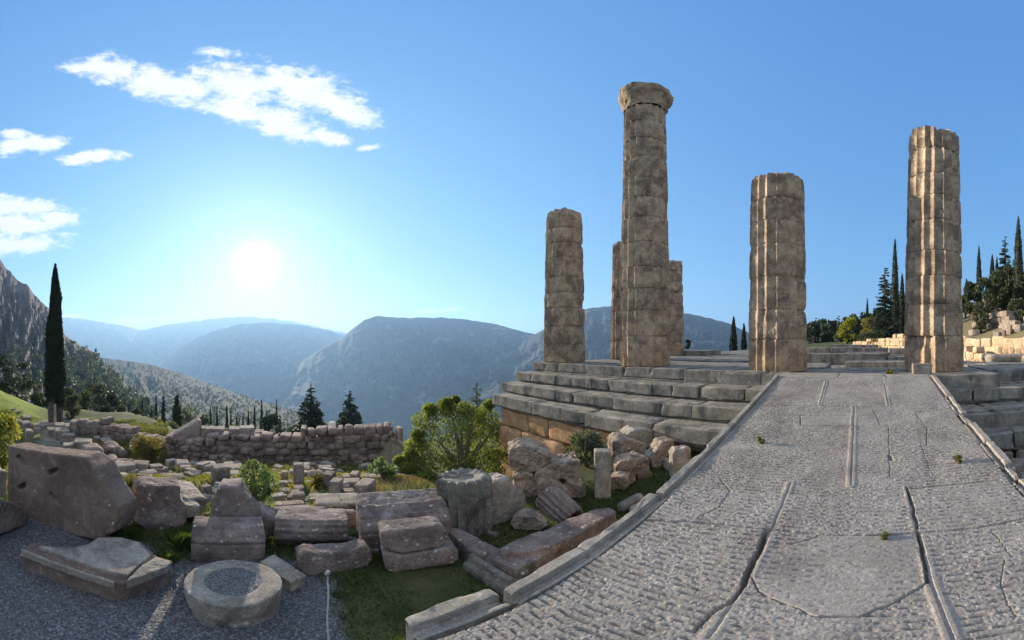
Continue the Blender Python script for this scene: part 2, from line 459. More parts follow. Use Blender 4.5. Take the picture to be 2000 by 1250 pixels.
def leaf_mat(name, a, b, c, trans=0.35, scale=2.0, gloss=0.3):
    m, nt, N, L = new_mat(name)
    g = N.new('ShaderNodeNewGeometry')
    r = ramp_node(N, [(0.0, a), (0.5, b), (1.0, c)])
    ad = N.new('ShaderNodeMath'); ad.operation = 'MULTIPLY_ADD'; L.new(g.outputs['Random Per Island'], ad.inputs[0]); ad.inputs[1].default_value = 0.55
    mr = mrange(N, L, noise(N, L, g.outputs['Position'], scale, 3), 0.35, 0.65, 0.0, 0.45); L.new(mr, ad.inputs[2])
    L.new(ad.outputs[0], r.inputs[0])
    d = N.new('ShaderNodeBsdfPrincipled'); d.inputs['Roughness'].default_value = 0.6; d.inputs['Specular IOR Level'].default_value = gloss
    L.new(r.outputs[0], d.inputs['Base Color'])
    t = N.new('ShaderNodeBsdfTranslucent'); tc = mixc(N, L, 1.0, r.outputs[0], (1.5, 1.6, 0.7), 'MULTIPLY'); L.new(tc, t.inputs['Color'])
    mx = N.new('ShaderNodeMixShader'); mx.inputs[0].default_value = trans
    L.new(d.outputs[0], mx.inputs[1]); L.new(t.outputs[0], mx.inputs[2])
    o = N.new('ShaderNodeOutputMaterial'); L.new(mx.outputs[0], o.inputs['Surface'])
    return m
def plain_mat(name, col, rough=0.6, metal=0.0):
    m, nt, N, L = new_mat(name)
    g = N.new('ShaderNodeNewGeometry')
    c = mixc(N, L, mrange(N, L, noise(N, L, g.outputs['Position'], 40, 4), 0.3, 0.7, 0, 0.5), col, tuple(x * 0.6 for x in col))
    finish(m, N, L, c, rough=rough)
    for n in N:
        if n.type == 'BSDF_PRINCIPLED': n.inputs['Metallic'].default_value = metal
    return m

M = {}
M['column'] = stone_mat('column_limestone', (0.28, 0.205, 0.15), (0.46, 0.35, 0.258), (0.61, 0.485, 0.365), 2.8, stain=0.65, stain_col=(0.20, 0.145, 0.11),
                        lichen=0.10, lichen_col=(0.42, 0.37, 0.28), lichen_scale=9, warm=(0.50, 0.29, 0.13), warm_z=(-1.4, 1.4), bstr=1.0, bdist=0.045, fine=34)
M['step'] = stone_mat('grey_step_limestone', (0.155, 0.139, 0.12), (0.25, 0.227, 0.197), (0.35, 0.322, 0.283), 3.2, stain=0.5, stain_col=(0.09, 0.085, 0.08), lichen=0.10, lichen_col=(0.45, 0.44, 0.40), bstr=0.6, bdist=0.015, streak=0.35)
M['found'] = stone_mat('orange_foundation_stone', (0.34, 0.18, 0.09), (0.52, 0.30, 0.16), (0.60, 0.39, 0.23), 2.2, stain=0.2, stain_col=(0.30, 0.22, 0.16), bstr=0.7, bdist=0.03, fine=30)
M['ramp'] = stone_mat('ramp_limestone', (0.22, 0.19, 0.168), (0.30, 0.264, 0.235), (0.375, 0.335, 0.30), 2.0, stain=0.18, stain_col=(0.22, 0.20, 0.185), bstr=0.5, bdist=0.008, fine=60)
M['kerb'] = stone_mat('kerb_limestone', (0.22, 0.198, 0.175), (0.30, 0.272, 0.24), (0.37, 0.34, 0.305), 2.5, stain=0.2, stain_col=(0.2, 0.19, 0.175), lichen=0.06, bstr=0.35, bdist=0.006)
M['marble'] = stone_mat('brown_grey_block_stone', (0.125, 0.096, 0.088), (0.20, 0.16, 0.146), (0.30, 0.25, 0.228), 3.0, stain=0.4, stain_col=(0.10, 0.078, 0.07), lichen=0.34, lichen_col=(0.46, 0.42, 0.38), lichen_scale=19, bstr=0.5, bdist=0.01)
M['slab'] = stone_mat('red_brown_slab_stone', (0.15, 0.106, 0.086), (0.225, 0.166, 0.138), (0.30, 0.235, 0.20), 1.7, stain=0.35, stain_col=(0.12, 0.088, 0.074), lichen=0.06, lichen_col=(0.48, 0.44, 0.4), bstr=0.35, bdist=0.008, streak=0.18)
M['pale'] = stone_mat('pale_block_stone', (0.19, 0.165, 0.14), (0.285, 0.25, 0.215), (0.39, 0.35, 0.305), 3.0, stain=0.35, stain_col=(0.13, 0.112, 0.097), lichen=0.08, bstr=0.45, bdist=0.01)
M['poros'] = stone_mat('pitted_poros_stone', (0.20, 0.15, 0.115), (0.33, 0.26, 0.20), (0.44, 0.365, 0.29), 4.0, stain=0.55, stain_col=(0.12, 0.105, 0.095), lichen=0.10, bstr=0.9, bdist=0.03, fine=36)
M['rubble'] = stone_mat('rubble_wall_stone', (0.14, 0.10, 0.084), (0.25, 0.185, 0.156), (0.37, 0.285, 0.245), 1.4, stain=0.3, stain_col=(0.10, 0.08, 0.07), lichen=0.12, lichen_scale=8, bstr=0.7, bdist=0.03, fine=24)
M['field'] = stone_mat('ruin_block_stone', (0.17, 0.132, 0.11), (0.28, 0.225, 0.19), (0.40, 0.33, 0.28), 1.8, stain=0.25, stain_col=(0.12, 0.10, 0.09), lichen=0.10, lichen_scale=9, bstr=0.6, bdist=0.02, fine=28)
M['drum'] = stone_mat('dark_drum_stone', (0.115, 0.108, 0.094), (0.20, 0.188, 0.165), (0.30, 0.285, 0.25), 3.0, stain=0.35, stain_col=(0.06, 0.056, 0.05), lichen=0.22, lichen_col=(0.40, 0.39, 0.35), lichen_scale=20, bstr=0.5, bdist=0.012)
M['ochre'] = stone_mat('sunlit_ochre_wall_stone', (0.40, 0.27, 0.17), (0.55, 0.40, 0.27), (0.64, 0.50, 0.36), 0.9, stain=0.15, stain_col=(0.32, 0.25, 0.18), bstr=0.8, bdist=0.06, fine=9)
M['bark'] = stone_mat('bark', (0.07, 0.055, 0.042), (0.12, 0.095, 0.075), (0.19, 0.155, 0.125), 6, bstr=0.8, bdist=0.02)
M['cypress'] = leaf_mat('cypress_foliage', (0.014, 0.020, 0.011), (0.026, 0.036, 0.018), (0.045, 0.055, 0.026), 0.12)
M['fir'] = leaf_mat('fir_foliage', (0.018, 0.028, 0.018), (0.035, 0.050, 0.030), (0.06, 0.078, 0.045), 0.18)
M['pine'] = leaf_mat('pine_foliage', (0.030, 0.040, 0.020), (0.06, 0.075, 0.036), (0.11, 0.12, 0.055), 0.25)
M['olive'] = leaf_mat('olive_foliage', (0.06, 0.07, 0.045), (0.10, 0.11, 0.07), (0.16, 0.165, 0.11), 0.28)
M['fig'] = leaf_mat('broad_green_leaves', (0.07, 0.085, 0.024), (0.145, 0.165, 0.045), (0.25, 0.26, 0.085), 0.55, gloss=0.4)
M['glossy'] = leaf_mat('glossy_green_leaves', (0.06, 0.085, 0.04), (0.11, 0.15, 0.065), (0.20, 0.25, 0.13), 0.45, gloss=0.6)
M['yellow'] = leaf_mat('yellow_green_leaves', (0.13, 0.13, 0.03), (0.22, 0.21, 0.045), (0.33, 0.30, 0.08), 0.45)
M['autumn'] = leaf_mat('yellow_brown_leaves', (0.10, 0.085, 0.03), (0.17, 0.14, 0.045), (0.26, 0.19, 0.06), 0.35)
M['drygrass'] = leaf_mat('dry_grass_blades', (0.10, 0.08, 0.035), (0.17, 0.135, 0.065), (0.26, 0.21, 0.11), 0.3)
M['grass'] = leaf_mat('green_grass_blades', (0.035, 0.06, 0.018), (0.065, 0.10, 0.03), (0.10, 0.14, 0.045), 0.4)
M['fieldgrass'] = leaf_mat('yellow_green_grass_blades', (0.085, 0.092, 0.03), (0.155, 0.15, 0.052), (0.25, 0.22, 0.095), 0.42)
M['metal'] = plain_mat('weathered_metal', (0.32, 0.31, 0.29), 0.45, 0.5)
M['rope'] = plain_mat('pale_rope', (0.55, 0.53, 0.49), 0.9)
M['white'] = plain_mat('whitewashed_wall', (0.75, 0.73, 0.70), 0.8)
M['roof'] = plain_mat('roof_tile', (0.55, 0.47, 0.42), 0.8)

# ------------------------------------------------------------------ the ground
def polar(px, d): 
    th = (PX0 - px) / F
    return -math.sin(th) * d, math.cos(th) * d
LIP_PX = [-700, -300, 0, 230, 400, 700, 860, 960, 1040, 1150, 1230, 1300, 4000]
LIP_D = [7.0, 6.6, 6.2, 5.5, 5.1, 5.0, 5.4, 6.1, 7.0, 8.0, 10, 60, 60]
def ground_z(px, d, detail=True):
    px = np.asarray(px, float); d = np.asarray(d, float)
    lip = np.interp(px, LIP_PX, LIP_D)
    w = sstep(800, 960, px)
    z = GZ + (LZ - GZ) * (w * sstep(lip, lip + 1.9, d) + (1 - w) * np.clip((d - 4.9) / 10.0, 0, 1))
    # grassy mound on the far left
    z = z + 2.0 * sstep(105, -60, px) * sstep(20, 27, d) * sstep(60, 34, d)
    # the slope going up to the dry grass strip
    edge = np.interp(px, [-700, 0, 260, 400, 760, 790, 960, 1040, 1480, 1560, 1700], [30, 30, 27, 18.5, 16.8, 19, 19, 45, 60, 90, 120])
    left = sstep(1560, 1480, px)
    fall = np.clip(d - edge, 0, None)
    z = z - left * np.minimum(fall * 0.30 + np.minimum(fall, 4) * 0.35, 1100)
    right = 1 - left
    up = np.interp(px, [1480, 1560, 1700, 1800, 1880, 2000, 2150, 2600], [0, 0.025, 0.05, 0.09, 0.20, 0.27, 0.31, 0.33])
    st = np.interp(px, [1480, 1700, 1880, 2000, 2400], [26, 26, 23, 20, 16])
    z = z + right * up * np.clip(d - st, 0, np.interp(px, [1480, 1800, 1880], [150, 120, 52])) + right * 1.3 * sstep(14, st, d)
    z = z - right * 0.5 * np.clip(d - 260, 0, 1800)
    if detail:
        th = (PX0 - px) / F
        P = np.stack([-np.sin(th) * d, np.cos(th) * d, np.zeros_like(d)], -1)
        near = sstep(9, 4.5, d) * (px < 1500)
        z = z + fbm(P * 0.9, 5, 4) * (0.05 + 0.12 * sstep(lip, lip + 3, d)) + fbm(P * 0.12, 8, 3) * 0.5 * sstep(18, 60, d)
    return z
def gz(px, d): return float(ground_z(np.array([px]), np.array([d]))[0])
def field_d(py):
    t = math.tan((py - PY0) / F)
    return 1.126 / (t - 0.26) if t > 0.3356 else 5.0 / t
def gpt(px, d):
    x, y = polar(px, d); return np.array([x, y, gz(px, d)])

def gravel_mask(px, d, P):
    j = fbm(P * 2.2, 31, 3)
    lim = np.interp(px, [-700, 0, 120, 240, 370, 560, 640], [6.5, 5.3, 4.7, 4.15, 3.75, 3.6, 3.4]) + j * 0.35
    return sstep(0.12, -0.12, d - lim) * sstep(690, 640, px + j * 60 + (d - 2.6) * 30)
def build_ground():
    nA = 720
    D = np.concatenate([[0.25], np.geomspace(0.6, 40, 120), np.geomspace(43, 14000, 46)])
    A = np.arange(nA) / nA * 2 * math.pi - math.pi
    dd, aa = np.meshgrid(D, A, indexing='ij')
    px = PX0 - F * aa; px = np.where(px > 3000, px - 2 * math.pi * F, px)
    z = ground_z(px.ravel(), dd.ravel())
    V = np.stack([-np.sin(aa).ravel() * dd.ravel(), np.cos(aa).ravel() * dd.ravel(), z], -1)
    i = np.arange(len(D) - 1)[:, None] * nA; k = np.arange(nA)[None, :]; k2 = (k + 1) % nA
    Q = np.stack([i + k, i + k2, i + nA + k2, i + nA + k], -1).reshape(-1, 4)
    V = np.concatenate([V, [[0, 0, GZ]]]); T = np.stack([np.full(nA, len(V) - 1), (np.arange(nA) + 1) % nA, np.arange(nA)], -1)
    me = np_mesh('ground', V, [Q[:, ::-1], T[:, ::-1]])
    pxv = np.append(px.ravel(), 1000.0); dv = np.append(dd.ravel(), 0.1)
    P = V * [1, 1, 0]
    gr = gravel_mask(pxv, dv, P)
    lip = np.interp(pxv, LIP_PX, LIP_D)
    dry = sstep(690, 720, pxv) * sstep(840, 800, pxv) * sstep(5.1, 5.6, dv) * sstep(11, 9.8, dv)
    dry = np.maximum(dry, 0.75 * sstep(1640, 1720, pxv) * sstep(12, 16, dv))
    path = sstep(60, 90, pxv) * sstep(190, 130, pxv) * sstep(17, 19, dv) * sstep(25, 23, dv)
    for nm, val in (('gravel', gr), ('dry', dry), ('bare', path), ('lush', sstep(110, 60, pxv) * sstep(18, 22, dv) * sstep(70, 50, dv))):
        a = me.attributes.new(nm, 'FLOAT', 'POINT'); a.data.foreach_set('value', val.astype(np.float32))
    m, nt, N, L = new_mat('ground_soil_gravel_grass')
    pos = N.new('ShaderNodeNewGeometry').outputs['Position']
    def att(n):
        a = N.new('ShaderNodeAttribute'); a.attribute_name = n; return a.outputs['Fac']
    v = N.new('ShaderNodeTexVoronoi'); v.inputs['Scale'].default_value = 62; L.new(pos, v.inputs['Vector'])
    sp = N.new('ShaderNodeSeparateColor'); L.new(v.outputs['Color'], sp.inputs[0])
    r = ramp_node(N, [(0.0, (0.06, 0.058, 0.06)), (0.45, (0.125, 0.122, 0.126)), (0.8, (0.19, 0.185, 0.185)), (1.0, (0.32, 0.315, 0.31))]); L.new(sp.outputs[0], r.inputs[0])
    gcol = mixc(N, L, mrange(N, L, noise(N, L, pos, 1.4, 5), 0.35, 0.7, 0, 0.35), r.outputs[0], (0.13, 0.12, 0.11))
    r2 = ramp_node(N, [(0.25, (0.035, 0.05, 0.018)), (0.45, (0.07, 0.085, 0.03)), (0.6, (0.13, 0.13, 0.05)), (0.75, (0.16, 0.125, 0.08))]); L.new(noise(N, L, pos, 1.1, 8, 0.65), r2.inputs[0])
    green = mixc(N, L, mrange(N, L, noise(N, L, pos, 30, 4, 0.7), 0.35, 0.7, 0, 0.55), r2.outputs[0], (0.05, 0.042, 0.028))
    r3 = ramp_node(N, [(0.3, (0.17, 0.125, 0.07)), (0.5, (0.27, 0.21, 0.115)), (0.7, (0.36, 0.29, 0.17))]); L.new(noise(N, L, pos, 3.5, 8, 0.7), r3.inputs[0])
    col = mixc(N, L, att('dry'), green, r3.outputs[0])
    r4 = ramp_node(N, [(0.3, (0.20, 0.17, 0.14)), (0.7, (0.32, 0.28, 0.24))]); L.new(noise(N, L, pos, 2.5, 7, 0.7), r4.inputs[0])
    col = mixc(N, L, att('bare'), col, r4.outputs[0])
    r5 = ramp_node(N, [(0.3, (0.10, 0.14, 0.02)), (0.5, (0.17, 0.21, 0.035)), (0.7, (0.26, 0.28, 0.06))]); L.new(noise(N, L, pos, 1.3, 7, 0.7), r5.inputs[0])
    col = mixc(N, L, att('lush'), col, r5.outputs[0])
    col = mixc(N, L, att('gravel'), col, gcol)
    hb = N.new('ShaderNodeMath'); hb.operation = 'MULTIPLY_ADD'; L.new(v.outputs['Distance'], hb.inputs[0]); hb.inputs[1].default_value = -0.9; L.new(noise(N, L, pos, 18, 6, 0.7), hb.inputs[2])
    finish(m, N, L, col, hb.outputs[0], 0.9, 0.02)
    tag(link('ground', me, m), kind='structure')
build_ground()

# ------------------------------------------------------------------ hills and mountains
def hill_mat(name, a, b, c, rock, rscale, rock_amt, scale=0.02):
    m, nt, N, L = new_mat(name)
    pos = N.new('ShaderNodeNewGeometry').outputs['Position']
    r = ramp_node(N, [(0.3, a), (0.5, b), (0.7, c)]); L.new(noise(N, L, pos, scale, 9, 0.68), r.inputs[0])
    fine = noise(N, L, pos, scale * 14, 5, 0.7)
    col = mixc(N, L, mrange(N, L, fine, 0.42, 0.6, 0, 0.75), r.outputs[0], tuple(x * 0.35 for x in a))
    mp = N.new('ShaderNodeMapping'); mp.inputs['Scale'].default_value = (1, 1, 0.45); L.new(pos, mp.inputs[0])
    col = mixc(N, L, mrange(N, L, noise(N, L, mp.outputs[0], rscale, 9, 0.7, 0.4), 0.62 - rock_amt * 0.25, 0.70 - rock_amt * 0.25), col, rock)
    return finish(m, N, L, col, noise(N, L, pos, scale * 6, 8, 0.7), 0.8, 6.0 if scale < 0.1 else 0.6)
def ridge(name, sil, crest_d, foot_d, foot_py, mat, amp=0.012, gully=18.0, rows=44, step=2.0, power=1.0, seed=1, jag=0.0006, back=1.6, vert=1.0):
    sil = np.array(sil, float); pxs = np.arange(sil[0, 0], sil[-1, 0] + 0.1, step)
    cy = np.interp(pxs, sil[:, 0], sil[:, 1])
    k = np.array([1, 2, 3, 2, 1.0]); k /= k.sum(); cy = np.convolve(np.pad(cy, 2, 'edge'), k, 'valid')
    cd = np.interp(pxs, *np.array(crest_d, float).T) if isinstance(crest_d, list) else np.full(len(pxs), float(crest_d))
    fp = np.interp(pxs, *np.array(foot_py, float).T) if isinstance(foot_py, list) else np.full(len(pxs), float(foot_py))
    fd = foot_d if not isinstance(foot_d, list) else np.interp(pxs, *np.array(foot_d, float).T)
    th = (PX0 - pxs) / F; ec = (PY0 - cy) / F; ef = (PY0 - fp) / F
    ec = ec + fbm(np.stack([pxs * 0.09, pxs * 0, pxs * 0], -1), seed + 50, 4) * jag * 4
    V = []
    for i in range(rows + 8):
        if i < rows:
            s = i / (rows - 1); d = fd + (cd - fd) * s
            e = ef + (ec - ef) * s ** power
            q = np.stack([th * gully, np.full_like(th, s * 3.0 * vert), th * 0], -1)
            rid = 1 - np.abs(fbm(q, seed, 5, 0.55)) * 2.2
            q2 = np.stack([th * gully * 5, np.full_like(th, s * 14 * vert), th * 0 + 3], -1)
            w = math.sin(math.pi * min(1, s * 1.0)) ** 0.7
            dsh = (rid * 0.10 + fbm(q2, seed + 9, 4) * 0.045) * w
            e2 = e + (rid * 0.5 + fbm(q2, seed + 19, 4) * 0.5) * amp * w
            d2 = d * (1 - dsh * 0.6)
            z = EZ + d2 * np.tan(e2)
        else:
            f = (i - rows + 1) / 8; d2 = cd * (1 + (back - 1) * f); z = EZ + cd * np.tan(ec) - cd * 0.35 * f ** 1.3
        V.append(np.stack([-np.sin(th) * d2, np.cos(th) * d2, z], -1))
    n = len(pxs); V = np.concatenate(V)
    i = np.arange(rows + 7)[:, None] * n; k = np.arange(n - 1)[None, :]
    Q = np.stack([i + k, i + k + 1, i + n + k + 1, i + n + k], -1).reshape(-1, 4)
    return tag(link(name, np_mesh(name, V, [Q]), mat), kind='structure')
MH = hill_mat('far_mountain_scrub', (0.018, 0.024, 0.018), (0.030, 0.036, 0.026), (0.048, 0.052, 0.038), (0.13, 0.12, 0.10), 0.008, 0.26, 0.006)
MV = hill_mat('valley_olive_scrub', (0.028, 0.033, 0.018), (0.048, 0.052, 0.03), (0.08, 0.08, 0.047), (0.16, 0.14, 0.105), 0.03, 0.08, 0.03)
MC = hill_mat('cliff_rock', (0.15, 0.125, 0.108), (0.25, 0.212, 0.185), (0.36, 0.315, 0.28), (0.07, 0.068, 0.042), 0.035, 0.10, 0.05)
ridge('mountain', [(-200, 640), (40, 628), (120, 620), (150, 621), (185, 626), (240, 636), (278, 645), (330, 633), (390, 626), (430, 621), (470, 618), (520, 621), (570, 627), (620, 638), (660, 647), (700, 655), (780, 670)], 8200, 5200, 725, MH, amp=0.006, seed=3, rows=30)
ridge('mountain', [(280, 735), (300, 716), (322, 700), (350, 679), (390, 655), (430, 643), (470, 632), (520, 630), (580, 634), (640, 645), (690, 660), (740, 690), (800, 730)], 5200, 3300, [(280, 740), (500, 800), (800, 830)], MH, amp=0.008, seed=5, rows=34)
ridge('mountain', [(520, 800), (560, 745), (590, 706), (620, 686), (660, 665), (690, 640), (712, 625), (735, 617), (765, 619), (800, 621), (860, 620), (920, 625), (960, 631), (1000, 642), (1035, 650), (1060, 655), (1110, 672), (1200, 690)], 3100, 1700, [(520, 815), (640, 850), (900, 860), (1200, 800)], MH, amp=0.020, seed=8, rows=60, gully=14)
ridge('mountain', [(930, 720), (990, 690), (1040, 655), (1060, 645), (1100, 622), (1150, 602), (1190, 598), (1250, 600), (1300, 605), (1340, 612), (1385, 621), (1430, 634), (1465, 652), (1520, 668), (1600, 690)], 2300, 1300, [(930, 780), (1200, 740), (1600, 725)], MH, amp=0.016, seed=12, rows=50, gully=16)
ridge('hill', [(90, 672), (150, 682), (195, 698), (250, 705), (300, 713), (350, 728), (400, 746), (440, 760), (480, 775), (530, 790), (585, 807), (660, 830), (760, 855)], [(90, 1500), (300, 1300), (585, 700), (760, 500)], [(90, 90), (400, 70), (760, 60)], [(90, 815), (300, 875), (500, 890), (760, 910)], MV, amp=0.012, seed=15, rows=60, gully=26, power=0.8)
ridge('cliff', [(-330, 380), (-150, 420), (-60, 465), (-20, 492), (0, 508), (18, 528), (34, 545), (52, 556), (64, 574), (80, 586), (94, 600), (112, 632), (128, 655), (150, 672), (170, 681), (186, 690), (200, 708), (220, 722), (238, 742), (262, 770), (300, 800)], [(-330, 620), (0, 560), (300, 330)], [(-330, 140), (300, 110)], [(-330, 770), (0, 775), (130, 795), (300, 830)], MC, amp=0.035, seed=22, rows=90, step=1.0, gully=42, jag=0.0022, power=1.25, vert=1.6)

# ------------------------------------------------------------------ the temple platform
def course(name, L, R, ztop, h, depth, seed, parent, lens=(0.55, 1.75), mat='step', z_jit=0.010, r=0.012, rough=0.018, chip=0.11, n=13):
    """one row of worn blocks along its front edge from L to R, as one mesh"""
    g = np.random.default_rng(seed)
    L, R = np.array(L, float), np.array(R, float); T = np.linalg.norm(R - L); u = (R - L) / T
    ang = math.atan2(u[1], u[0]); nb = np.array([-u[1], u[0]]); parts = []; t = 0; i = 0
    while t < T - 0.05:
        w = min(g.uniform(*lens), T - t)
        if T - t - w < 0.35: w = T - t
        c = L + u * (t + w / 2) + nb * (depth / 2 + g.uniform(-0.012, 0.012))
        uc = 0.055 if name == 'step' else 0.0
        m = rbox((w - g.uniform(0.006, 0.022), depth, h - uc), r, n, rough, seed * 50 + i, 2.6, chip)
        parts.append(xform(m, (c[0], c[1], ztop - h + uc + g.uniform(-z_jit, z_jit)), ang + g.uniform(-0.010, 0.010), ry=g.uniform(-0.006, 0.006)))
        if uc: parts.append(xform(rbox((w - 0.01, depth, uc + 0.02), 0.01, 5, 0.01, seed * 50 + i + 7, 3, 0), (c[0] + nb[0] * 0.085, c[1] + nb[1] * 0.085, ztop - h), ang))
        t += w; i += 1
    V, Fs = join(parts)
    o = link(name, np_mesh(name, V, Fs), M[mat], parent)
    return o
plat = empty('temple_platform', (-3, 12, 0), 'broad grey stepped stone platform carrying the six broken temple columns', 'temple platform')
def child(name, me, mat, root, smooth=True):
    o = link(name, me, mat, root, smooth=smooth); o.matrix_parent_inverse = Matrix.Translation(-Vector(root.location)); return o
def course_p(*a, **k):
    o = course(*a, parent=plat, **k); o.matrix_parent_inverse = Matrix.Translation(-Vector(plat.location)); return o
course_p('step', (-10.88, 9.20), (-1.7, 9.03), 0.0, 0.345, 1.9, 11)
course_p('step', (-11.0, 8.48), (-1.75, 8.22), -0.345, 0.345, 1.3, 12)
course_p('step', (-10.9, 7.75), (-1.75, 7.46), -0.69, 0.345, 1.3, 13)
course_p('step', (-10.6, 7.16), (-1.75, 6.74), -1.035, 0.40, 1.4, 14, lens=(1.3, 2.4))
# the steps to the right of the ramp
course_p('step', (3.3, 9.25), (12.0, 9.3), 0.02, 0.38, 2.0, 21, lens=(1.2, 2.2))
course_p('step', (1.3, 8.22), (12.0, 8.3), -0.345, 0.345, 1.6, 22, lens=(0.9, 1.9))
course_p('step', (1.3, 7.42), (12.0, 7.5), -0.69, 0.345, 1.4, 23, lens=(0.9, 1.6))
course_p('step', (1.3, 6.68), (12.0, 6.7), -1.035, 0.40, 1.4, 24, lens=(1.3, 2.2))
# rough orange masonry under the left corner
course_p('foundation', (-10.30, 7.30), (-4.6, 6.98), -1.44, 0.62, 1.6, 31, lens=(0.9, 1.6), mat='found', r=0.10, rough=0.05, chip=0.1, n=11)
course_p('foundation', (-10.36, 7.22), (-4.6, 6.92), -2.05, 0.85, 1.6, 32, lens=(1.1, 2.0), mat='found', r=0.16, rough=0.09, chip=0.1, n=11)
course_p('foundation', (-10.28, 7.26), (-5.4, 6.95), -2.9, 1.6, 1.6, 33, lens=(1.2, 2.2), mat='found', r=0.16, rough=0.09, chip=0.1, n=11)
# paving of the colonnade and the broken floor inside
def paving(x0, x1, y0, y1, ztop, h, seed, rows, lens=(1.0, 1.9)):
    g = np.random.default_rng(seed); parts = []; y = y0; dy = (y1 - y0) / rows
    for r in range(rows):
        x = x0 - g.uniform(0, 0.5); k = 0
        while x < x1:
            w = g.uniform(*lens)
            xa, xb = max(x, x0), min(x + w, x1)
            if xb - xa > 0.2:
                parts.append(xform(rbox((xb - xa - 0.012, dy - 0.012, h), 0.02, 8, 0.012, seed * 77 + r * 20 + k, 2.2, 0.03), ((xa + xb) / 2, y0 + (r + 0.5) * dy, ztop - h + g.uniform(-0.012, 0.012))))
            x += w; k += 1
    V, Fs = join(parts)
    return child('paving', np_mesh('paving', V, Fs), M['step'], plat)
paving(-10.6, -1.0, 10.93, 13.4, -0.004, 0.4, 41, 2)
paving(-10.5, -3.6, 13.4, 19.5, 0.05, 0.5, 42, 4)
paving(-9.9, -5.0, 19.5, 34.0, 0.10, 0.6, 43, 8)
paving(-3.6, 3.3, 9.0, 11.3, -0.03, 0.4, 44, 2)
paving(-3.4, 12.0, 11.3, 24.0, -0.26, 0.4, 45, 7)
paving(3.3, 12.0, 11.25, 12.4, 0.03, 0.4, 46, 1)
core = [boxs((0.6, 16.5, -0.95), (21.6, 15.0, 1.3)), boxs((-7.3, 22.0, -2.6), (5.6, 25.0, 4.6)), boxs((-6.0, 9.4, -2.6), (8.4, 4.0, 2.9)), boxs((5.5, 9.0, -1.5), (8.0, 3.6, 1.5))]
Vc, Fc = [], []
for v, f in core:
    o_ = len(Vc); Vc += v; Fc += [[i + o_ for i in q] for q in f]
mc = bpy.data.meshes.new('core'); mc.from_pydata(Vc, [], Fc); mc.update()
child('core', mc, M['step'], plat, smooth=False)

def block_at(name, label, cat, X, Y, size, mat, zb, rz=0.0, seed=0, r=0.03, rough=0.02, chip=0.05, n=10, group=None, rx=0.0, ry=0.0, fscale=2.6):
    V, Fs = xform(rbox(size, r, n, rough, seed, fscale, chip), (0, 0, 0), 0, rx, ry)
    o = link(name, np_mesh(name, V, Fs), M[mat], None, (X, Y, zb)); o.rotation_euler = (0, 0, rz)
    return tag(o, label, cat, group)
# blocks lying on the temple floor between and behind the columns
FB = [('long grey slab with a bright top edge lying between the two right columns', 0.95, 13.6, (2.9, 1.3, 0.34), -0.26),
      ('dark long wall block crossing the temple floor behind the ramp top', -1.0, 17.4, (4.4, 0.9, 0.5), -0.26),
      ('lower grey block touching the right end of the dark wall block', 1.9, 17.6, (1.3, 0.8, 0.36), -0.26),
      ('low square block in the back row of the temple floor, first from the left', -2.7, 24.6, (1.5, 0.8, 0.52), -0.1),
      ('low square block in the back row of the temple floor, second from the left', -0.9, 24.8, (1.9, 0.9, 0.56), -0.1),
      ('low square block in the back row of the temple floor, third from the left', 1.0, 24.7, (1.7, 0.8, 0.52), -0.1),
      ('pale flat slab tilted behind the right end of the temple floor', 2.7, 23.0, (1.9, 1.6, 0.35), 0.05),
      ('short pale step block in front of the back row on the temple floor', 0.4, 21.4, (2.6, 0.7, 0.30), -0.1),
      ('flat grey slab lying farthest back between the third and fourth columns', -0.4, 27.5, (3.4, 0.9, 0.5), 0.1)]
for i, (lb, x, y, sz, zb) in enumerate(FB):
    block_at('floor_block', lb, 'stone block', x, y, sz, 'step', zb, rz=0.03 * (i % 3 - 1), seed=300 + i, group='blocks on the temple floor')
block_at('plinth', 'smooth dark grey plinth block under the rightmost column', 'plinth', 2.25, 9.55, (2.05, 2.3, 0.36), 'step', -0.375, seed=320, r=0.015, rough=0.004, chip=0.012)
block_at('plinth', 'thin worn slab under the dark plinth block of the rightmost column', 'slab', 2.2, 9.5, (2.0, 2.2, 0.07), 'field', -0.45, seed=321, r=0.02)
block_at('marker_block', 'small white marble block standing against the foot of the rightmost column', 'stone block', 1.42, 8.62, (0.44, 0.22, 0.27), 'pale', -0.03, seed=322, r=0.012, rough=0.004, chip=0.02)
block_at('floor_block', 'raised grey base slab behind the short rear column, right of the tallest column', 'slab', -9.4, 19.2, (3.0, 2.6, 0.30), 'step', 0.02, seed=323)
block_at('floor_block', 'rounded grey stone with a hollow side lying on the right end of the platform', 'stone block', 5.4, 13.3, (1.5, 0.8, 0.34), 'pale', -0.05, seed=324, r=0.12, rough=0.05)
block_at('floor_block', 'grey gabled stone lying beside the hollow stone on the platform', 'stone block', 6.5, 12.8, (1.2, 0.7, 0.30), 'step', -0.02, seed=325, r=0.1, rough=0.06)
block_at('floor_block', 'pale squared block with a notch at the right end of the platform', 'stone block', 7.5, 13.2, (1.7, 0.8, 0.38), 'pale', 0.0, seed=326)

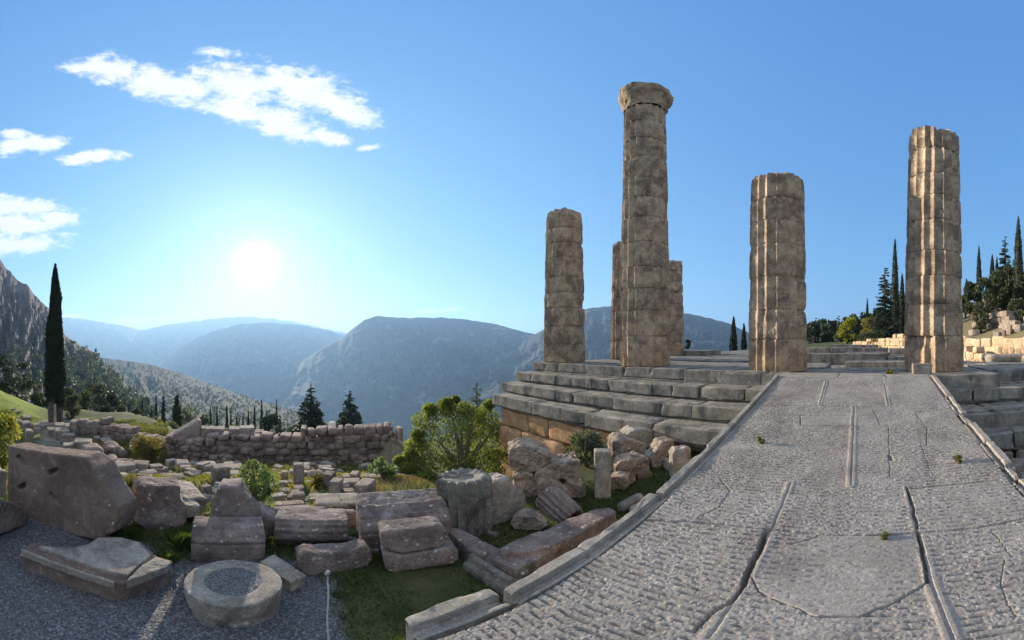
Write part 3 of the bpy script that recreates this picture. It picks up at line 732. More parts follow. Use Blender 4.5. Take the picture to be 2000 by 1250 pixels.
# ------------------------------------------------------------------ columns
def column(label, X, Y, z0, z1, Rb, Rt, nd, seed, capital=0.0, worn=0.5, NP=280, facing=0.0):
    root = empty('temple_column', (X, Y, z0), label, 'column', 'broken columns standing on the temple platform')
    g = np.random.default_rng(seed)
    H = z1 - z0 - capital
    hs = g.uniform(0.85, 1.15, nd); hs[0] *= 1.15; hs = hs / hs.sum() * H
    z = 0.0; ph = np.arange(NP) / NP * 2 * math.pi
    for k in range(nd):
        h = hs[k]; NZ = 21
        tz = np.linspace(0, 1, NZ); tz = 0.5 - 0.5 * np.cos(math.pi * tz) if True else tz
        pp, tt = np.meshgrid(ph, tz, indexing='xy')          # rows = height
        zz = z + tt * h
        R = Rb + (Rt - Rb) * (zz / H) ** 1.25
        tw = g.uniform(-0.03, 0.03)
        u = (pp + tw) * 18 / (2 * math.pi); u = u - np.floor(u)
        flute = 0.080 * (1 - np.abs(2 * u - 1) ** 2.0)
        C = np.stack([np.cos(pp), np.sin(pp), zz * 0.8], -1).reshape(-1, 3)
        # wear: strongest on the north (right) side and where the noise says so
        side = np.cos(pp - (-0.35))
        wn = fbm(C * 1.1 + seed * 3.3 + k * 1.7, seed + k, 3).reshape(pp.shape)
        w = 0.85 * sstep(0.32, 0.75, wn * 0.9 + 0.75 * side * worn + 0.25 * (worn - 0.55) + g.uniform(-0.18, 0.12))
        lump = fbm(C * 2.6 + seed, seed + 40 + k, 4).reshape(pp.shape)
        fine = fbm(C * 9 + seed, seed + 90 + k, 3).reshape(pp.shape)
        r = R - flute * (1 - w) - w * (0.040 + 0.022 * (lump + 0.4))
        r = r + fine * (0.010 + 0.022 * w)
        e = np.minimum(tt, 1 - tt) * h
        ae = vnoise(np.stack([np.cos(pp) * 2.2, np.sin(pp) * 2.2, np.where(tt < 0.5, k, k + 1) * 5.1 + 0 * pp], -1).reshape(-1, 3), seed + 7).reshape(pp.shape)
        amp = 0.002 + 0.13 * np.maximum(0, ae + 0.50 * side * worn - 0.34)
        if k == 0: amp = np.where(tt < 0.5, amp * 0.35, amp)
        r = r - amp * np.exp(-(e / 0.085) ** 1.4)
        r = r - 0.022 * np.exp(-(e / 0.013) ** 2)
        # chips out of the drum
        ch = np.maximum(0, vnoise(C * 1.9 + 31.7 + k, seed + 61) - 0.55).reshape(pp.shape)
        r = r - ch * 0.22
        zt = zz.copy()
        if k == nd - 1 and not capital:
            top = fbm(np.stack([np.cos(ph) * 1.3, np.sin(ph) * 1.3, ph * 0 + seed], -1), seed + 3, 3)
            zt = zz + (tt ** 3) * (top * 0.13)[None, :]
            r = r - 0.06 * np.exp(-(((1 - tt) * h) / 0.12) ** 1.3) * (0.4 + 1.2 * np.maximum(0, ae))
        V = np.stack([r * np.cos(pp), r * np.sin(pp), zt], -1).reshape(-1, 3)
        i = np.arange(NZ - 1)[:, None] * NP; q = np.arange(NP)[None, :]; q2 = (q + 1) % NP
        Q = np.stack([i + q, i + q2, i + NP + q2, i + NP + q], -1).reshape(-1, 4)
        nv = len(V)
        rings = []
        last = (NZ - 1) * NP
        # top and bottom faces
        rt = V[last:last + NP]
        ring2 = rt * [0.6, 0.6, 1]; ring2[:, 2] = rt[:, 2].mean() + 0.3 * (rt[:, 2] - rt[:, 2].mean()) + 0.02
        V = np.concatenate([V, ring2, [[0, 0, rt[:, 2].mean() + 0.02], [0, 0, V[:NP, 2].mean()]]])
        a = np.arange(NP); b = (a + 1) % NP
        Q = np.concatenate([Q, np.stack([last + a, last + b, nv + b, nv + a], -1)])
        T = np.concatenate([np.stack([nv + a, nv + b, np.full(NP, nv + NP)], -1), np.stack([b, a, np.full(NP, nv + NP + 1)], -1)])
        V[:, 0] += g.uniform(-0.008, 0.008); V[:, 1] += g.uniform(-0.008, 0.008)
        link('drum', np_mesh('drum', V, [Q, T]), M['column'], root)
        z += h
    if capital:
        NZ = 22; tt = np.linspace(0, 1, NZ)
        prof = np.interp(tt, [0, .06, .12, .3, .5, .62, .75, .86, .94, 1.0], np.array([.985, 1.0, 1.03, 1.10, 1.24, 1.28, 1.25, 1.12, .86, .5])) * Rt
        pp, t2 = np.meshgrid(ph, tt, indexing='xy')
        C = np.stack([np.cos(pp), np.sin(pp), t2 * 1.6], -1).reshape(-1, 3)
        r = prof[:, None] * (1 + 0.24 * fbm(C * 1.5 + 4, 77, 3).reshape(pp.shape) * t2 ** 0.5) + fbm(C * 4.5, 78, 4).reshape(pp.shape) * 0.07
        zz = z + t2 * capital + fbm(C * 1.2, 79, 3).reshape(pp.shape) * 0.22 * t2
        V = np.stack([r * np.cos(pp), r * np.sin(pp), zz], -1).reshape(-1, 3)
        i = np.arange(NZ - 1)[:, None] * NP; q = np.arange(NP)[None, :]; q2 = (q + 1) % NP
        Q = np.stack([i + q, i + q2, i + NP + q2, i + NP + q], -1).reshape(-1, 4)
        last = (NZ - 1) * NP; V = np.concatenate([V, [[0, 0, V[last:, 2].mean() + 0.03]]]); a = np.arange(NP)
        T = np.stack([last + a, last + (a + 1) % NP, np.full(NP, len(V) - 1)], -1)
        link('capital', np_mesh('capital', V, [Q, T]), M['column'], root)
    return root
def col_at(px, d): return polar(px, d)
cy_ = [10.07, 9.98, 9.89, 9.80]; cx = [-y * math.tan((PX0 - p) / F) for p, y in zip((1102, 1260, 1519, 1824), cy_)]
column('short weathered column at the left corner of the platform, left of the tallest one', cx[0], cy_[0], 0, 5.80, 0.80, 0.68, 9, 11, worn=0.8)
column('tallest column, the only one with its flaring capital', cx[1], cy_[1], 0, 10.05, 0.80, 0.665, 12, 23, capital=1.02, worn=0.62)
column('thick sharply fluted column with a flat broken top, left of the ramp top', cx[2], cy_[2], -0.02, 5.36, 0.80, 0.725, 7, 35, worn=0.42)
column('high capless column on the dark plinth, right of the ramp top', cx[3], cy_[3], -0.02, 6.86, 0.80, 0.67, 9, 47, worn=0.36)
column('rear column half hidden behind the left side of the tallest column', -9.75, 13.75, 0.03, 5.22, 0.77, 0.68, 8, 59, worn=0.5)
column('rear column half hidden behind the right side of the tallest column', -9.78, 17.75, 0.06, 5.18, 0.77, 0.66, 8, 71, worn=0.9)

# ------------------------------------------------------------------ the ramp
RS, RY = 0.158, 7.86
def ramp_z(y): return -RS * (RY - y)
def at_ramp(px, py):
    r = ray(px, py); # EZ + r2 t = -RS*(RY - r1 t)
    t = (-RS * RY - EZ) / (r[2] - RS * r[1]); p = np.array([0, 0, EZ]) + r * t
    return p
def zp(zx, zy): return at_ramp(1360 + 0.4241 * zx, 720 + 0.4241 * zy)[:2]
def seg_dist(P, poly):
    d = np.full(len(P), 1e9)
    for a, b in zip(poly[:-1], poly[1:]):
        a, b = np.array(a), np.array(b); ab = b - a
        t = np.clip(((P - a) @ ab) / (ab @ ab + 1e-12), 0, 1)
        d = np.minimum(d, np.linalg.norm(P - a - t[:, None] * ab, axis=1))
    return d
def in_poly(P, poly):
    poly = np.array(poly); c = np.zeros(len(P), bool); n = len(poly)
    for i in range(n):
        a, b = poly[i], poly[(i + 1) % n]
        m = ((a[1] > P[:, 1]) != (b[1] > P[:, 1])) & (P[:, 0] < (b[0] - a[0]) * (P[:, 1] - a[1]) / (b[1] - a[1] + 1e-12) + a[0])
        c ^= m
    return c
ramp = empty('stone_ramp', (-0.15, 3.5, GZ), 'wide grey stone ramp with chiselled grooves rising to the temple', 'ramp')
def child_r(name, me, mat, smooth=True):
    o = link(name, me, mat, ramp, smooth=smooth); o.matrix_parent_inverse = Matrix.Translation(-Vector(ramp.location)); return o
XL, XR = -1.66, 1.42
def ramp_paving_mat():
    m = M['ramp'].copy(); m.name = 'ramp_paving_limestone'; nt = m.node_tree; N, L = nt.nodes, nt.links
    b = next(n for n in N if n.type == 'BSDF_PRINCIPLED'); src = b.inputs['Base Color'].links[0].from_socket
    a = N.new('ShaderNodeAttribute'); a.attribute_name = 'slab_tone'
    pos = N.new('ShaderNodeNewGeometry').outputs['Position']
    c = mixc(N, L, mrange(N, L, a.outputs['Fac'], -1, 1, 0.0, 0.36), src, (0.38, 0.345, 0.315))
    c = mixc(N, L, mrange(N, L, noise(N, L, pos, 1.3, 8, 0.7, 0.5), 0.52, 0.68, 0, 0.5), c, (0.17, 0.135, 0.115))
    c = mixc(N, L, mrange(N, L, noise(N, L, pos, 95, 5, 0.75), 0.5, 0.66, 0, 0.7), c, (0.13, 0.115, 0.10))
    L.new(c, b.inputs['Base Color']); return m
M['ramp_paving'] = ramp_paving_mat()
def build_ramp():
    ys = [0.70]
    while ys[-1] < RY - 0.02:
        y = ys[-1]; ys.append(min(RY - 0.02, y + 0.003 + 0.0012 * y))
    ys = np.array(ys); xs = np.linspace(XL, XR, 430)
    X, Y = np.meshgrid(xs, ys); P = np.stack([X.ravel(), Y.ravel()], -1)
    P3 = np.concatenate([P, np.zeros((len(P), 1))], 1)
    wob = np.stack([fbm(P3 * 9, 201, 4), fbm(P3 * 9, 202, 4)], -1) * 0.016
    Pw = P + wob
    # chisel grooves across the slope, broken by pits
    def side_of(a, b):
        a, b = zp(*a), zp(*b); return ((b[0] - a[0]) * (P[:, 1] - a[1]) - (b[1] - a[1]) * (P[:, 0] - a[0]) > 0).astype(int)
    row1 = side_of((300, 168), (1180, 178)); row3 = side_of((0, 722), (1509, 740)); row2 = side_of((0, 540), (1400, 540))
    lon = np.where(row1 == 1, side_of((600, 52), (570, 165)) + side_of((868, 75), (886, 172)), np.where(row2 == 1, side_of((728, 175), (712, 535)) + side_of((1005, 200), (1060, 520)), side_of((435, 525), (60, 1235)) + side_of((968, 545), (1185, 1245))))
    sid = row1 + row2 * 2 + row3 * 4 + lon * 8
    tone = np.array([_hash(np.array([q]), np.array([3]), np.array([9]), 77)[0] for q in range(40)])[sid]
    ph = (P[:, 1] + tone * 0.031 + P[:, 0] * tone * 0.02 + fbm(P3 * [3.0, 3.0, 1], 203, 3) * 0.018) / 0.058
    fr = ph - np.floor(ph) - 0.5; ridge_ = 0.5 - np.exp(-(fr / 0.15) ** 2)
    gm = 0.25 + 0.75 * sstep(-0.30, 0.2, fbm(P3 * 0.9 + 5, 205, 3) + 0.22)
    gm = gm * sstep(7.2, 6.0, P[:, 1])
    pit = fbm(P3 * [52, 44, 1], 206, 3, 0.65); pit2 = fbm(P3 * [21, 19, 1], 207, 3)
    h = gm * (ridge_ - 0.5) * 0.023 * np.clip(0.75 + 2.2 * pit2, 0.0, 1.5) + pit * 0.006 - np.maximum(0, pit - .12) * 0.022 + pit2 * 0.004 + tone * 0.006
    h = h + fbm(P3 * 1.6, 208, 3) * 0.010
    smooth = np.zeros(len(P))
    # smoother worn slabs
    for poly, k in (([(590, 768), (820, 770), (1000, 800), (1060, 930), (1075, 985), (900, 1080), (745, 1140), (560, 1140), (470, 1105), (290, 1030), (255, 965), (320, 815)], 0.62),
                    ([(480, 215), (715, 215), (715, 262), (480, 258)], 0.7),
                    ([(985, 552), (1200, 532), (1400, 512), (1509, 690), (1300, 730), (1040, 745)], 0.35)):
        q = [zp(*c) for c in poly]; inside = in_poly(Pw, q); smooth = np.maximum(smooth, inside * k)
    # straight smooth margins beside the slab joints
    bands = [([(600, 52), (570, 165)], 0.035), ([(868, 75), (886, 172)], 0.035), ([(728, 175), (712, 535)], 0.045), ([(435, 525), (345, 745), (55, 1240)], 0.042),
             ([(968, 545), (1012, 740)], 0.03), ([(1030, 760), (1090, 1000), (1185, 1245)], 0.045)]
    lift = np.zeros(len(P)); groove = np.zeros(len(P))
    for poly, w in bands:
        q = [zp(*c) for c in poly]; d = seg_dist(P + wob * 0.35, q); b = sstep(w + 0.012, w - 0.008, d)
        lift = np.maximum(lift, b); groove = np.maximum(groove, sstep(0.009, 0.002, np.abs(d - 0.004)) * 0.7)
    h = h * (1 - smooth * 0.8) * (1 - lift * 0.88) + lift * 0.004 - groove * 0.02 + smooth * 0.006
    cracks = [([(300, 168), (560, 168), (740, 173), (890, 172), (1050, 182), (1180, 180)], 0.011, 0.03),
              ([(980, 550), (1200, 530), (1390, 512)], 0.012, 0.035),
              ([(-300, 690), (0, 705), (330, 742), (590, 767), (820, 770), (1020, 757), (1300, 730), (1509, 692), (1600, 680)], 0.011, 0.03),
              ([(325, 750), (300, 800), (268, 870), (235, 940), (215, 1000)], 0.024, 0.10), ([(215, 1000), (165, 1062), (60, 1140), (0, 1200)], 0.014, 0.04),
              ([(970, 545), (1000, 640), (1018, 740)], 0.014, 0.06), ([(1018, 750), (1045, 870), (1070, 985)], 0.016, 0.07),
              ([(255, 965), (290, 1030), (470, 1108), (560, 1140), (745, 1140), (900, 1080), (1060, 990)], 0.008, 0.022),
              ([(360, 815), (500, 795), (590, 766)], 0.006, 0.018),
              ([(1180, 180), (1005, 200), (1060, 270), (1060, 350), (1025, 362)], 0.009, 0.028),
              ([(480, 258), (480, 215), (715, 215)], 0.012, 0.03), ([(715, 262), (480, 258)], 0.006, 0.02),
              ([(0, 690), (100, 640), (157, 560), (105, 500)], 0.007, 0.02), ([(885, 265), (890, 500)], 0.007, 0.02), ([(1040, 365), (1085, 480)], 0.005, 0.016),
              ([(810, 185), (850, 262)], 0.007, 0.02), ([(0, 1010), (150, 1068)], 0.006, 0.018), ([(-120, 960), (0, 1010)], 0.006, 0.018), ([(1360, 750), (1450, 860)], 0.006, 0.018),
              ([(1420, 880), (1400, 1000), (1460, 1130)], 0.006, 0.016), ([(890, 400), (900, 420)], 0.03, 0.03), ([(1060, 265), (1200, 255)], 0.005, 0.014)]
    for poly, w, dep in cracks:
        q = [zp(*c) for c in poly]; d = seg_dist(Pw, q)
        h = h - sstep(w, w * 0.35, d) * dep
    # edge of the paving along the side channels
    h = h - 0.02 * sstep(XL + 0.015, XL, X.ravel())
    z = ramp_z(Y.ravel()) + h
    V = np.stack([X.ravel(), Y.ravel(), z], -1)
    ny, nx = X.shape
    i = np.arange(ny - 1)[:, None] * nx; k = np.arange(nx - 1)[None, :]
    Q = np.stack([i + k, i + k + 1, i + nx + k + 1, i + nx + k], -1).reshape(-1, 4)
    me = np_mesh('ramp_paving', V, [Q]); a = me.attributes.new('slab_tone', 'FLOAT', 'POINT'); a.data.foreach_set('value', (tone * (1 - smooth) + smooth * 0.5).astype(np.float32))
    child_r('paving', me, M['ramp_paving'])
build_ramp()
# body under the paving
def wedge(x0, x1, y0, y1, drop0, zb):
    v = [(x0, y0, ramp_z(y0) - drop0), (x1, y0, ramp_z(y0) - drop0), (x1, y1, ramp_z(y1) - drop0), (x0, y1, ramp_z(y1) - drop0), (x0, y0, zb), (x1, y0, zb), (x1, y1, zb), (x0, y1, zb)]
    return v, [[0, 1, 2, 3], [7, 6, 5, 4], [4, 5, 1, 0], [5, 6, 2, 1], [6, 7, 3, 2], [7, 4, 0, 3]]
wv, wf = wedge(-1.78, 1.52, 0.72, 7.8, 0.16, GZ - 0.2)
mb = bpy.data.meshes.new('ramp_body'); mb.from_pydata(wv, [], wf); mb.update(); child_r('body', mb, M['kerb'], False)
# landing slab at the top
lp = [xform(rbox((w, 1.18, 0.3), 0.015, 10, 0.006, 500 + k, 2.0, 0.02), (x, 8.44, -0.30 - 0.004 * (k % 2))) for k, (x, w) in enumerate([(-1.13, 1.30), (0.05, 1.04), (1.08, 1.0)])]
V_, F_ = join(lp); child_r('landing', np_mesh('landing', V_, F_), M['kerb'])
# side kerbs: a raised lip, a sunken channel and a bright inner edge, in separate broken lengths
def kerb_piece(xo, xi, y0, y1, side, seed, dz=0.0, dx=0.0, worn=0.0, lip=0.030, ch=0.034):
    """xo outer edge, xi inner edge"""
    NY = max(20, int((y1 - y0) / 0.02)); w = abs(xi - xo)
    prof = [(0.0, -0.62), (0.0, lip - 0.012), (0.012, lip), (w * 0.50, lip), (w * 0.52, lip - 0.004), (w * 0.55, -ch), (w * 0.80, -ch), (w * 0.84, -0.004), (w * 0.90, 0.004), (w, 0.0), (w, -0.3)]
    pr = []
    for (a, b), (c, d) in zip(prof[:-1], prof[1:]):
        n = 5 if abs(c - a) + abs(d - b) > 0.06 else 2
        for k in range(n): pr.append((a + (c - a) * k / n, b + (d - b) * k / n))
    pr.append(prof[-1]); pr = np.array(pr); n = len(pr)
    ys = np.linspace(y0, y1, NY); s = 1 if xi > xo else -1
    X = xo + dx + s * np.tile(pr[:, 0], NY); Y = np.repeat(ys, n); Z = ramp_z(Y) + np.tile(pr[:, 1], NY) + dz
    P = np.stack([X, Y, Z], -1)
    e = np.minimum(Y - y0, y1 - Y)
    dn = fbm(P * 9, seed, 4) * (0.004 + worn * 0.022) + fbm(P * 3, seed + 1, 3) * (0.004 + worn * 0.03)
    topm = np.tile((pr[:, 1] > -0.2).astype(float), NY)
    edge = np.maximum(0, fbm(np.stack([Y * 4, Y * 0 + seed, Y * 0], -1), seed + 3, 3) + worn * 0.2) * (0.03 + worn * 0.10)
    om = np.tile((pr[:, 0] < 0.03).astype(float), NY)
    P[:, 0] += s * om * edge + dn * 0.6
    P[:, 2] += (dn - 0.022 * np.exp(-e / 0.02)) * topm
    i = np.arange(NY - 1)[:, None] * n; k = np.arange(n - 1)[None, :]
    Q = np.stack([i + k, i + k + 1, i + n + k + 1, i + n + k], -1).reshape(-1, 4)
    if s > 0: Q = Q[:, ::-1]
    caps = []
    for base in (0, (NY - 1) * n):
        c = len(P); P = np.concatenate([P, [P[base:base + n].mean(0)]])
        caps += [[base + a, base + (a + 1) % n, c] for a in range(n)]
    child_r('kerb', np_mesh('kerb', P, [Q, np.array(caps)]), M['kerb'])
for (a, b, wn, dx, dz, sd) in [(5.05, 7.95, 0.05, 0, 0, 1), (3.02, 5.04, 0.55, 0.0, -0.004, 2), (2.0, 3.0, 0.45, -0.02, -0.012, 3), (1.33, 1.99, 0.05, -0.015, -0.006, 4), (0.74, 1.31, 0.6, -0.14, -0.05, 5)]:
    kerb_piece(-1.82 - (0.03 if b < 3.1 else 0.0), XL + 0.004 + (0.06 if b < 1.4 else 0.0), a, b, -1, 600 + sd, dz, dx, wn)
for (a, b, wn, dx, dz, sd) in [(6.42, 7.95, 0.05, 0, 0, 11), (5.55, 6.4, 0.7, 0.02, -0.01, 12), (5.12, 5.53, 0.9, -0.02, -0.02, 13), (4.42, 5.1, 0.1, 0.01, 0.0, 14), (3.76, 4.40, 0.1, 0.02, 0.0, 15), (3.46, 3.74, 0.8, 0.0, -0.03, 16), (2.6, 3.44, 0.6, 0.03, -0.02, 17), (1.0, 2.58, 0.4, 0.03, -0.02, 18)]:
    kerb_piece(1.60, XR - 0.004, a, b, 1, 600 + sd, dz, dx, wn)

# ------------------------------------------------------------------ fallen stones in the front row (outlines read on the upright faces of the stones)
SC = 0.344
def zA(*p): return [(0.344 * x, 820 + 0.344 * y) for x, y in p]
def zB(*p): return [(350 + 0.344 * x, 820 + 0.344 * y) for x, y in p]
def zC(*p): return [(700 + 0.344 * x, 820 + 0.344 * y) for x, y in p]
def z6(*p): return [(960 + 0.2 * x, 820 + 0.2 * y) for x, y in p]
def z7(*p): return [(660 + 0.2 * x, 960 + 0.2 * y) for x, y in p]
FR = 'fallen stones in the front row'

b1 = ((57, 1007), (170, 1057))
holes = [trace(zA((72, 215), (90, 200), (136, 255), (128, 274)), b1, 0.10, push=-0.04), trace(zA((252, 298), (308, 270), (320, 292), (262, 322)), b1, 0.14, push=-0.04),
         trace(zA((80, 380), (128, 360), (136, 380), (92, 402)), b1, 0.14, push=-0.04), trace(zA((260, 425), (276, 414), (330, 470), (314, 488)), b1, 0.10, push=-0.04)]
stone('slab_stone', 'tall upright brown slab with four rectangular cuttings and a broken curved edge', 'stone slab',
      [trace(zA((40, 145), (170, 172), (310, 195), (470, 215), (540, 270), (580, 350), (625, 430), (672, 500), (670, 560), (640, 640), (560, 690), (380, 650), (165, 560), (45, 470)), b1, 0.34)],
      M['slab'], voxel=0.016, wear=2, rough=0.012, freq=3.0, chip=0.9, holes=holes)
stone('block_stone', 'flat brown block lying at the left edge, in front of the tall slab', 'stone block', [trace(zA((-200, 470), (0, 455), (60, 470), (160, 515), (160, 590), (0, 655), (-200, 740)), ((0, 1050), (55, 1022)), 0.5)], M['slab'], voxel=0.02, rough=0.02, chip=0.6)
stone('block_stone', 'small block with a hole, tucked behind the left end of the tall slab', 'stone block', [trace(zA((-60, 300), (42, 290), (42, 450), (-60, 440)), ((-10, 985), (15, 980)), 0.6)], M['pale'], voxel=0.025, rough=0.02, chip=0.6)
stone('block_stone', 'mossy flat-topped block between the tall slab and the big holed stone', 'stone block', [trace(zA((600, 412), (740, 432), (745, 470), (705, 560), (600, 560)), ((205, 1010), (250, 1008)), 0.95)], M['poros'], voxel=0.02, rough=0.03, pits=0.02)
b3 = ((262, 1036), (365, 1030))
stone('broken_block', 'big leaning brown stone with dowel holes, third in the front row', 'stone block',
      [trace(zA((772, 385), (800, 368), (900, 372), (1020, 368), (1034, 385), (1035, 455), (1062, 480), (1070, 500), (1048, 590), (990, 640), (850, 640), (748, 575), (745, 520)), b3, 0.36, lean=0.12)],
      M['marble'], voxel=0.018, wear=4, rough=0.03, freq=3.2, chip=0.9, holes=[trace(zA((820, 415), (845, 412), (845, 435), (822, 438)), b3, 0.12, push=-0.1, lean=0.12), trace(zA((948, 400), (980, 398), (980, 418), (950, 418)), b3, 0.12, push=-0.1, lean=0.12), trace(zA((980, 510), (1000, 506), (1002, 526), (984, 530)), b3, 0.12, push=-0.1, lean=0.12)])
stone('cut_block', 'grey block with a cut step in its corner, right of the holed stone', 'stone block',
      [trace(zA((1040, 440), (1175, 445), (1180, 500), (1125, 560), (1030, 560)), ((352, 1014), (404, 1008)), 0.75), trace(zA((1050, 480), (1140, 490), (1135, 560), (1050, 560)), ((352, 1026), (396, 1022)), 0.5)], M['pale'], voxel=0.02, rough=0.02, chip=0.4)
stone('moulded_block', 'brown block with a high left shoulder sweeping down to a curved right tail', 'stone block',
      [trace(zB((180, 470), (212, 400), (232, 378), (345, 375), (378, 425), (415, 480), (460, 525), (555, 570), (570, 590), (545, 630), (500, 690), (180, 690)), ((412, 1056), (522, 1060)), 0.30)], M['marble'], voxel=0.016, wear=3, rough=0.016, freq=4, chip=0.5)

def gp(px, py, z=GZ): return at_z(px, py, z)
PROF_A = [(0, -0.03), (0, .20), (.015, .215), (.015, .235), (-.005, .25), (-.005, .285), (.02, .30), (.035, .30), (.03, .325), (.06, .355), (.11, .365), (.12, .40), (.40, .40), (.40, -0.03)]
stone('moulded_block', 'lichen-spotted moulded block with a curved cornice, directly behind the round stone ring', 'stone block', [profile_solid(gp(372, 1096), gp(519, 1097), PROF_A, GZ)], M['marble'], voxel=0.012, wear=2, rough=0.010, chip=0.5)
PROF_B = [(0.14, -0.03), (0.0, .14), (0, .20), (.015, .215), (.0, .235), (0, .27), (.03, .28), (.03, .33), (.07, .34), (.07, .37), (.40, .37), (.40, -0.03)]
stone('moulded_block', 'moulded block with a slanting broken left end, above the low saddle-shaped stone', 'stone block', [profile_solid(gp(535, 1072), gp(681, 1074), PROF_B, GZ)], M['marble'], voxel=0.012, wear=2, rough=0.010, chip=0.5)
stone('saddle_stone', 'low saddle-shaped brown stone lying on the grass edge', 'stone block', [trace(zB((675, 775), (720, 752), (800, 758), (870, 752), (960, 748), (1045, 722), (1085, 730), (1100, 765), (1095, 800), (1060, 835), (1000, 860), (850, 880), (720, 885), (680, 855)), ((598, 1122), (694, 1112)), 0.20)], M['marble'], voxel=0.013, wear=5, rough=0.012)
stone('flat_slab', 'thin pale grey slab slanting down beside the round stone ring', 'stone slab', [trace_flat(zB((455, 800), (540, 762), (725, 880), (630, 920)), GZ + 0.13, 0.17)], M['pale'], voxel=0.012, wear=2, rough=0.014, freq=9, chip=0.5)
PROF_C = [(0.05, -0.05), (0.0, .24), (.02, .27), (.0, .30), (0.02, .36), (.06, .40), (.10, .42), (.10, .46), (.16, .46), (.26, .50), (.26, .52), (.32, .52), (.60, .56), (.60, -0.05)]
stone('moulded_block', 'long stepped moulding block, the biggest in the row, left of the fluted drum', 'stone block', [profile_solid(gp(705, 1084), gp(884, 1066), PROF_C, GZ)], M['marble'], voxel=0.016, wear=2, rough=0.014, chip=0.6)
stone('capital_block', 'spotted moulded stone lying on another, rounded underneath', 'stone block', [trace(z7((418, 405), (440, 395), (740, 362), (960, 330), (1030, 345), (1055, 390), (1060, 500), (1000, 545), (640, 605), (530, 590), (430, 530)), ((755, 1117), (889, 1103)), 0.26)], M['marble'], voxel=0.012, wear=4, rough=0.010, chip=0.3)
stone('base_block', 'lower brown stone under the spotted rounded one, on the grass', 'stone block', [trace(z7((440, 620), (480, 600), (640, 630), (830, 605), (1050, 560), (1140, 545), (1185, 580), (1185, 660), (1130, 705), (700, 775), (530, 795), (470, 760)), ((755, 1117), (889, 1103)), 0.34, push=-0.03)], M['marble'], voxel=0.013, wear=4, rough=0.012)
stone('slanting_block', 'plain dark block slanting down between the stacked pair and the fluted drum', 'stone block', [trace_flat(z7((1045, 350), (1090, 332), (1240, 370), (1480, 520), (1495, 570), (1440, 610), (1290, 570)), GZ + 0.20, 0.24)], M['marble'], voxel=0.014, wear=3, rough=0.014)

def fluted(r, h, nfl, depth, n=144, nz=20, ztop_noise=0.02, seed=0, r2=None):
    ph = np.arange(n) / n * 2 * math.pi; tz = np.linspace(0, 1, nz); pp, tt = np.meshgrid(ph, tz)
    u = pp * nfl / (2 * math.pi); u -= np.floor(u)
    C = np.stack([np.cos(pp), np.sin(pp), tt * h / r], -1).reshape(-1, 3)
    R = (r + ((r2 or r) - r) * tt) - depth * (1 - np.abs(2 * u - 1) ** 2) + fbm(C * 4, seed, 4).reshape(pp.shape) * 0.010
    e = np.minimum(tt, 1 - tt) * h
    R = R - (0.006 + 0.03 * np.maximum(0, vnoise(C * 2.3, seed + 4).reshape(pp.shape))) * np.exp(-(e / 0.035))
    V = np.stack([R * np.cos(pp), R * np.sin(pp), tt * h + (tt > .99) * fbm(C * 2, seed + 1, 3).reshape(pp.shape) * ztop_noise], -1).reshape(-1, 3)
    i = np.arange(nz - 1)[:, None] * n; q = np.arange(n)[None, :]; q2 = (q + 1) % n
    Q = [np.stack([i + q, i + q2, i + n + q2, i + n + q], -1).reshape(-1, 4)]
    off = len(V); a = np.arange(n); b = (a + 1) % n; prev = (nz - 1) * n
    for f, dz in ((.88, 0.012), (.62, 0.0), (.40, -.01), (.36, -.05), (.2, -.06)):
        ring = V[(nz - 1) * n:nz * n] * [f, f, 1] + [0, 0, dz]
        if f < .8: ring[:, 0] = np.cos(ph) * r * f; ring[:, 1] = np.sin(ph) * r * f
        ring[:, 2] += fbm(ring * 6, seed + 2, 3) * 0.015
        o = len(V); V = np.concatenate([V, ring]); Q.append(np.stack([prev + a, prev + b, o + b, o + a], -1)); prev = o
    V = np.concatenate([V, [V[prev:].mean(0)], [[0, 0, 0]]])
    T = np.concatenate([np.stack([prev + a, prev + b, np.full(n, len(V) - 2)], -1), np.stack([b, a, np.full(n, len(V) - 1)], -1)])
    return V, Q + [T]
px_, py_ = polar(910, 4.52)
o = link('fluted_drum', np_mesh('fluted_drum', *fluted(0.335, 0.76, 18, 0.055, seed=410)), M['drum'], None, (px_, py_, GZ - 0.02)); o.rotation_euler = (0.03, -0.02, 0.3)
tag(o, 'dark upright fluted drum with a hollow top, beside the leafy tree', 'column drum')
stone('round_boulder', 'smooth grey bulging stone right of the upright fluted drum', 'stone block', [trace(zC((745, 470), (760, 385), (800, 335), (850, 325), (885, 375), (950, 420), (955, 500), (905, 565), (800, 610), (740, 600)), ((965, 1032), (1010, 1022)), 0.30, push=0.1)], M['pale'], voxel=0.018, wear=8, rough=0.02)
stone('lichen_rock', 'rough rock covered in white lichen in front of the tilted fluted piece', 'stone block', [trace(zC((858, 595), (880, 560), (925, 540), (1000, 552), (1075, 605), (1040, 640), (960, 635), (880, 622)), ((996, 1036), (1065, 1040)), 0.22)], M['poros'], voxel=0.014, wear=3, rough=0.03, pits=0.03)
c = at_d(1092, 985, 4.95)
o = link('fluted_fragment', np_mesh('fluted_fragment', *fluted(0.205, 0.50, 16, 0.03, n=96, seed=430)), M['marble'], None, c + np.array([-0.20, -0.05, 0.10]))
o.rotation_euler = (0, math.radians(118), math.radians(4)); tag(o, 'brown fluted column fragment lying tilted against the pitted blocks', 'column fragment')
b18 = ((1000, 976), (1138, 974))
stone('pitted_block', 'rough grey topmost block of the pitted pile beside the orange foundation', 'stone block', [trace(z6((155, 310), (220, 262), (400, 275), (585, 365), (580, 440), (400, 520), (210, 500)), b18, 0.5, push=0.12)], M['poros'], voxel=0.018, wear=3, rough=0.05, freq=4, pits=0.05, chip=0.6)
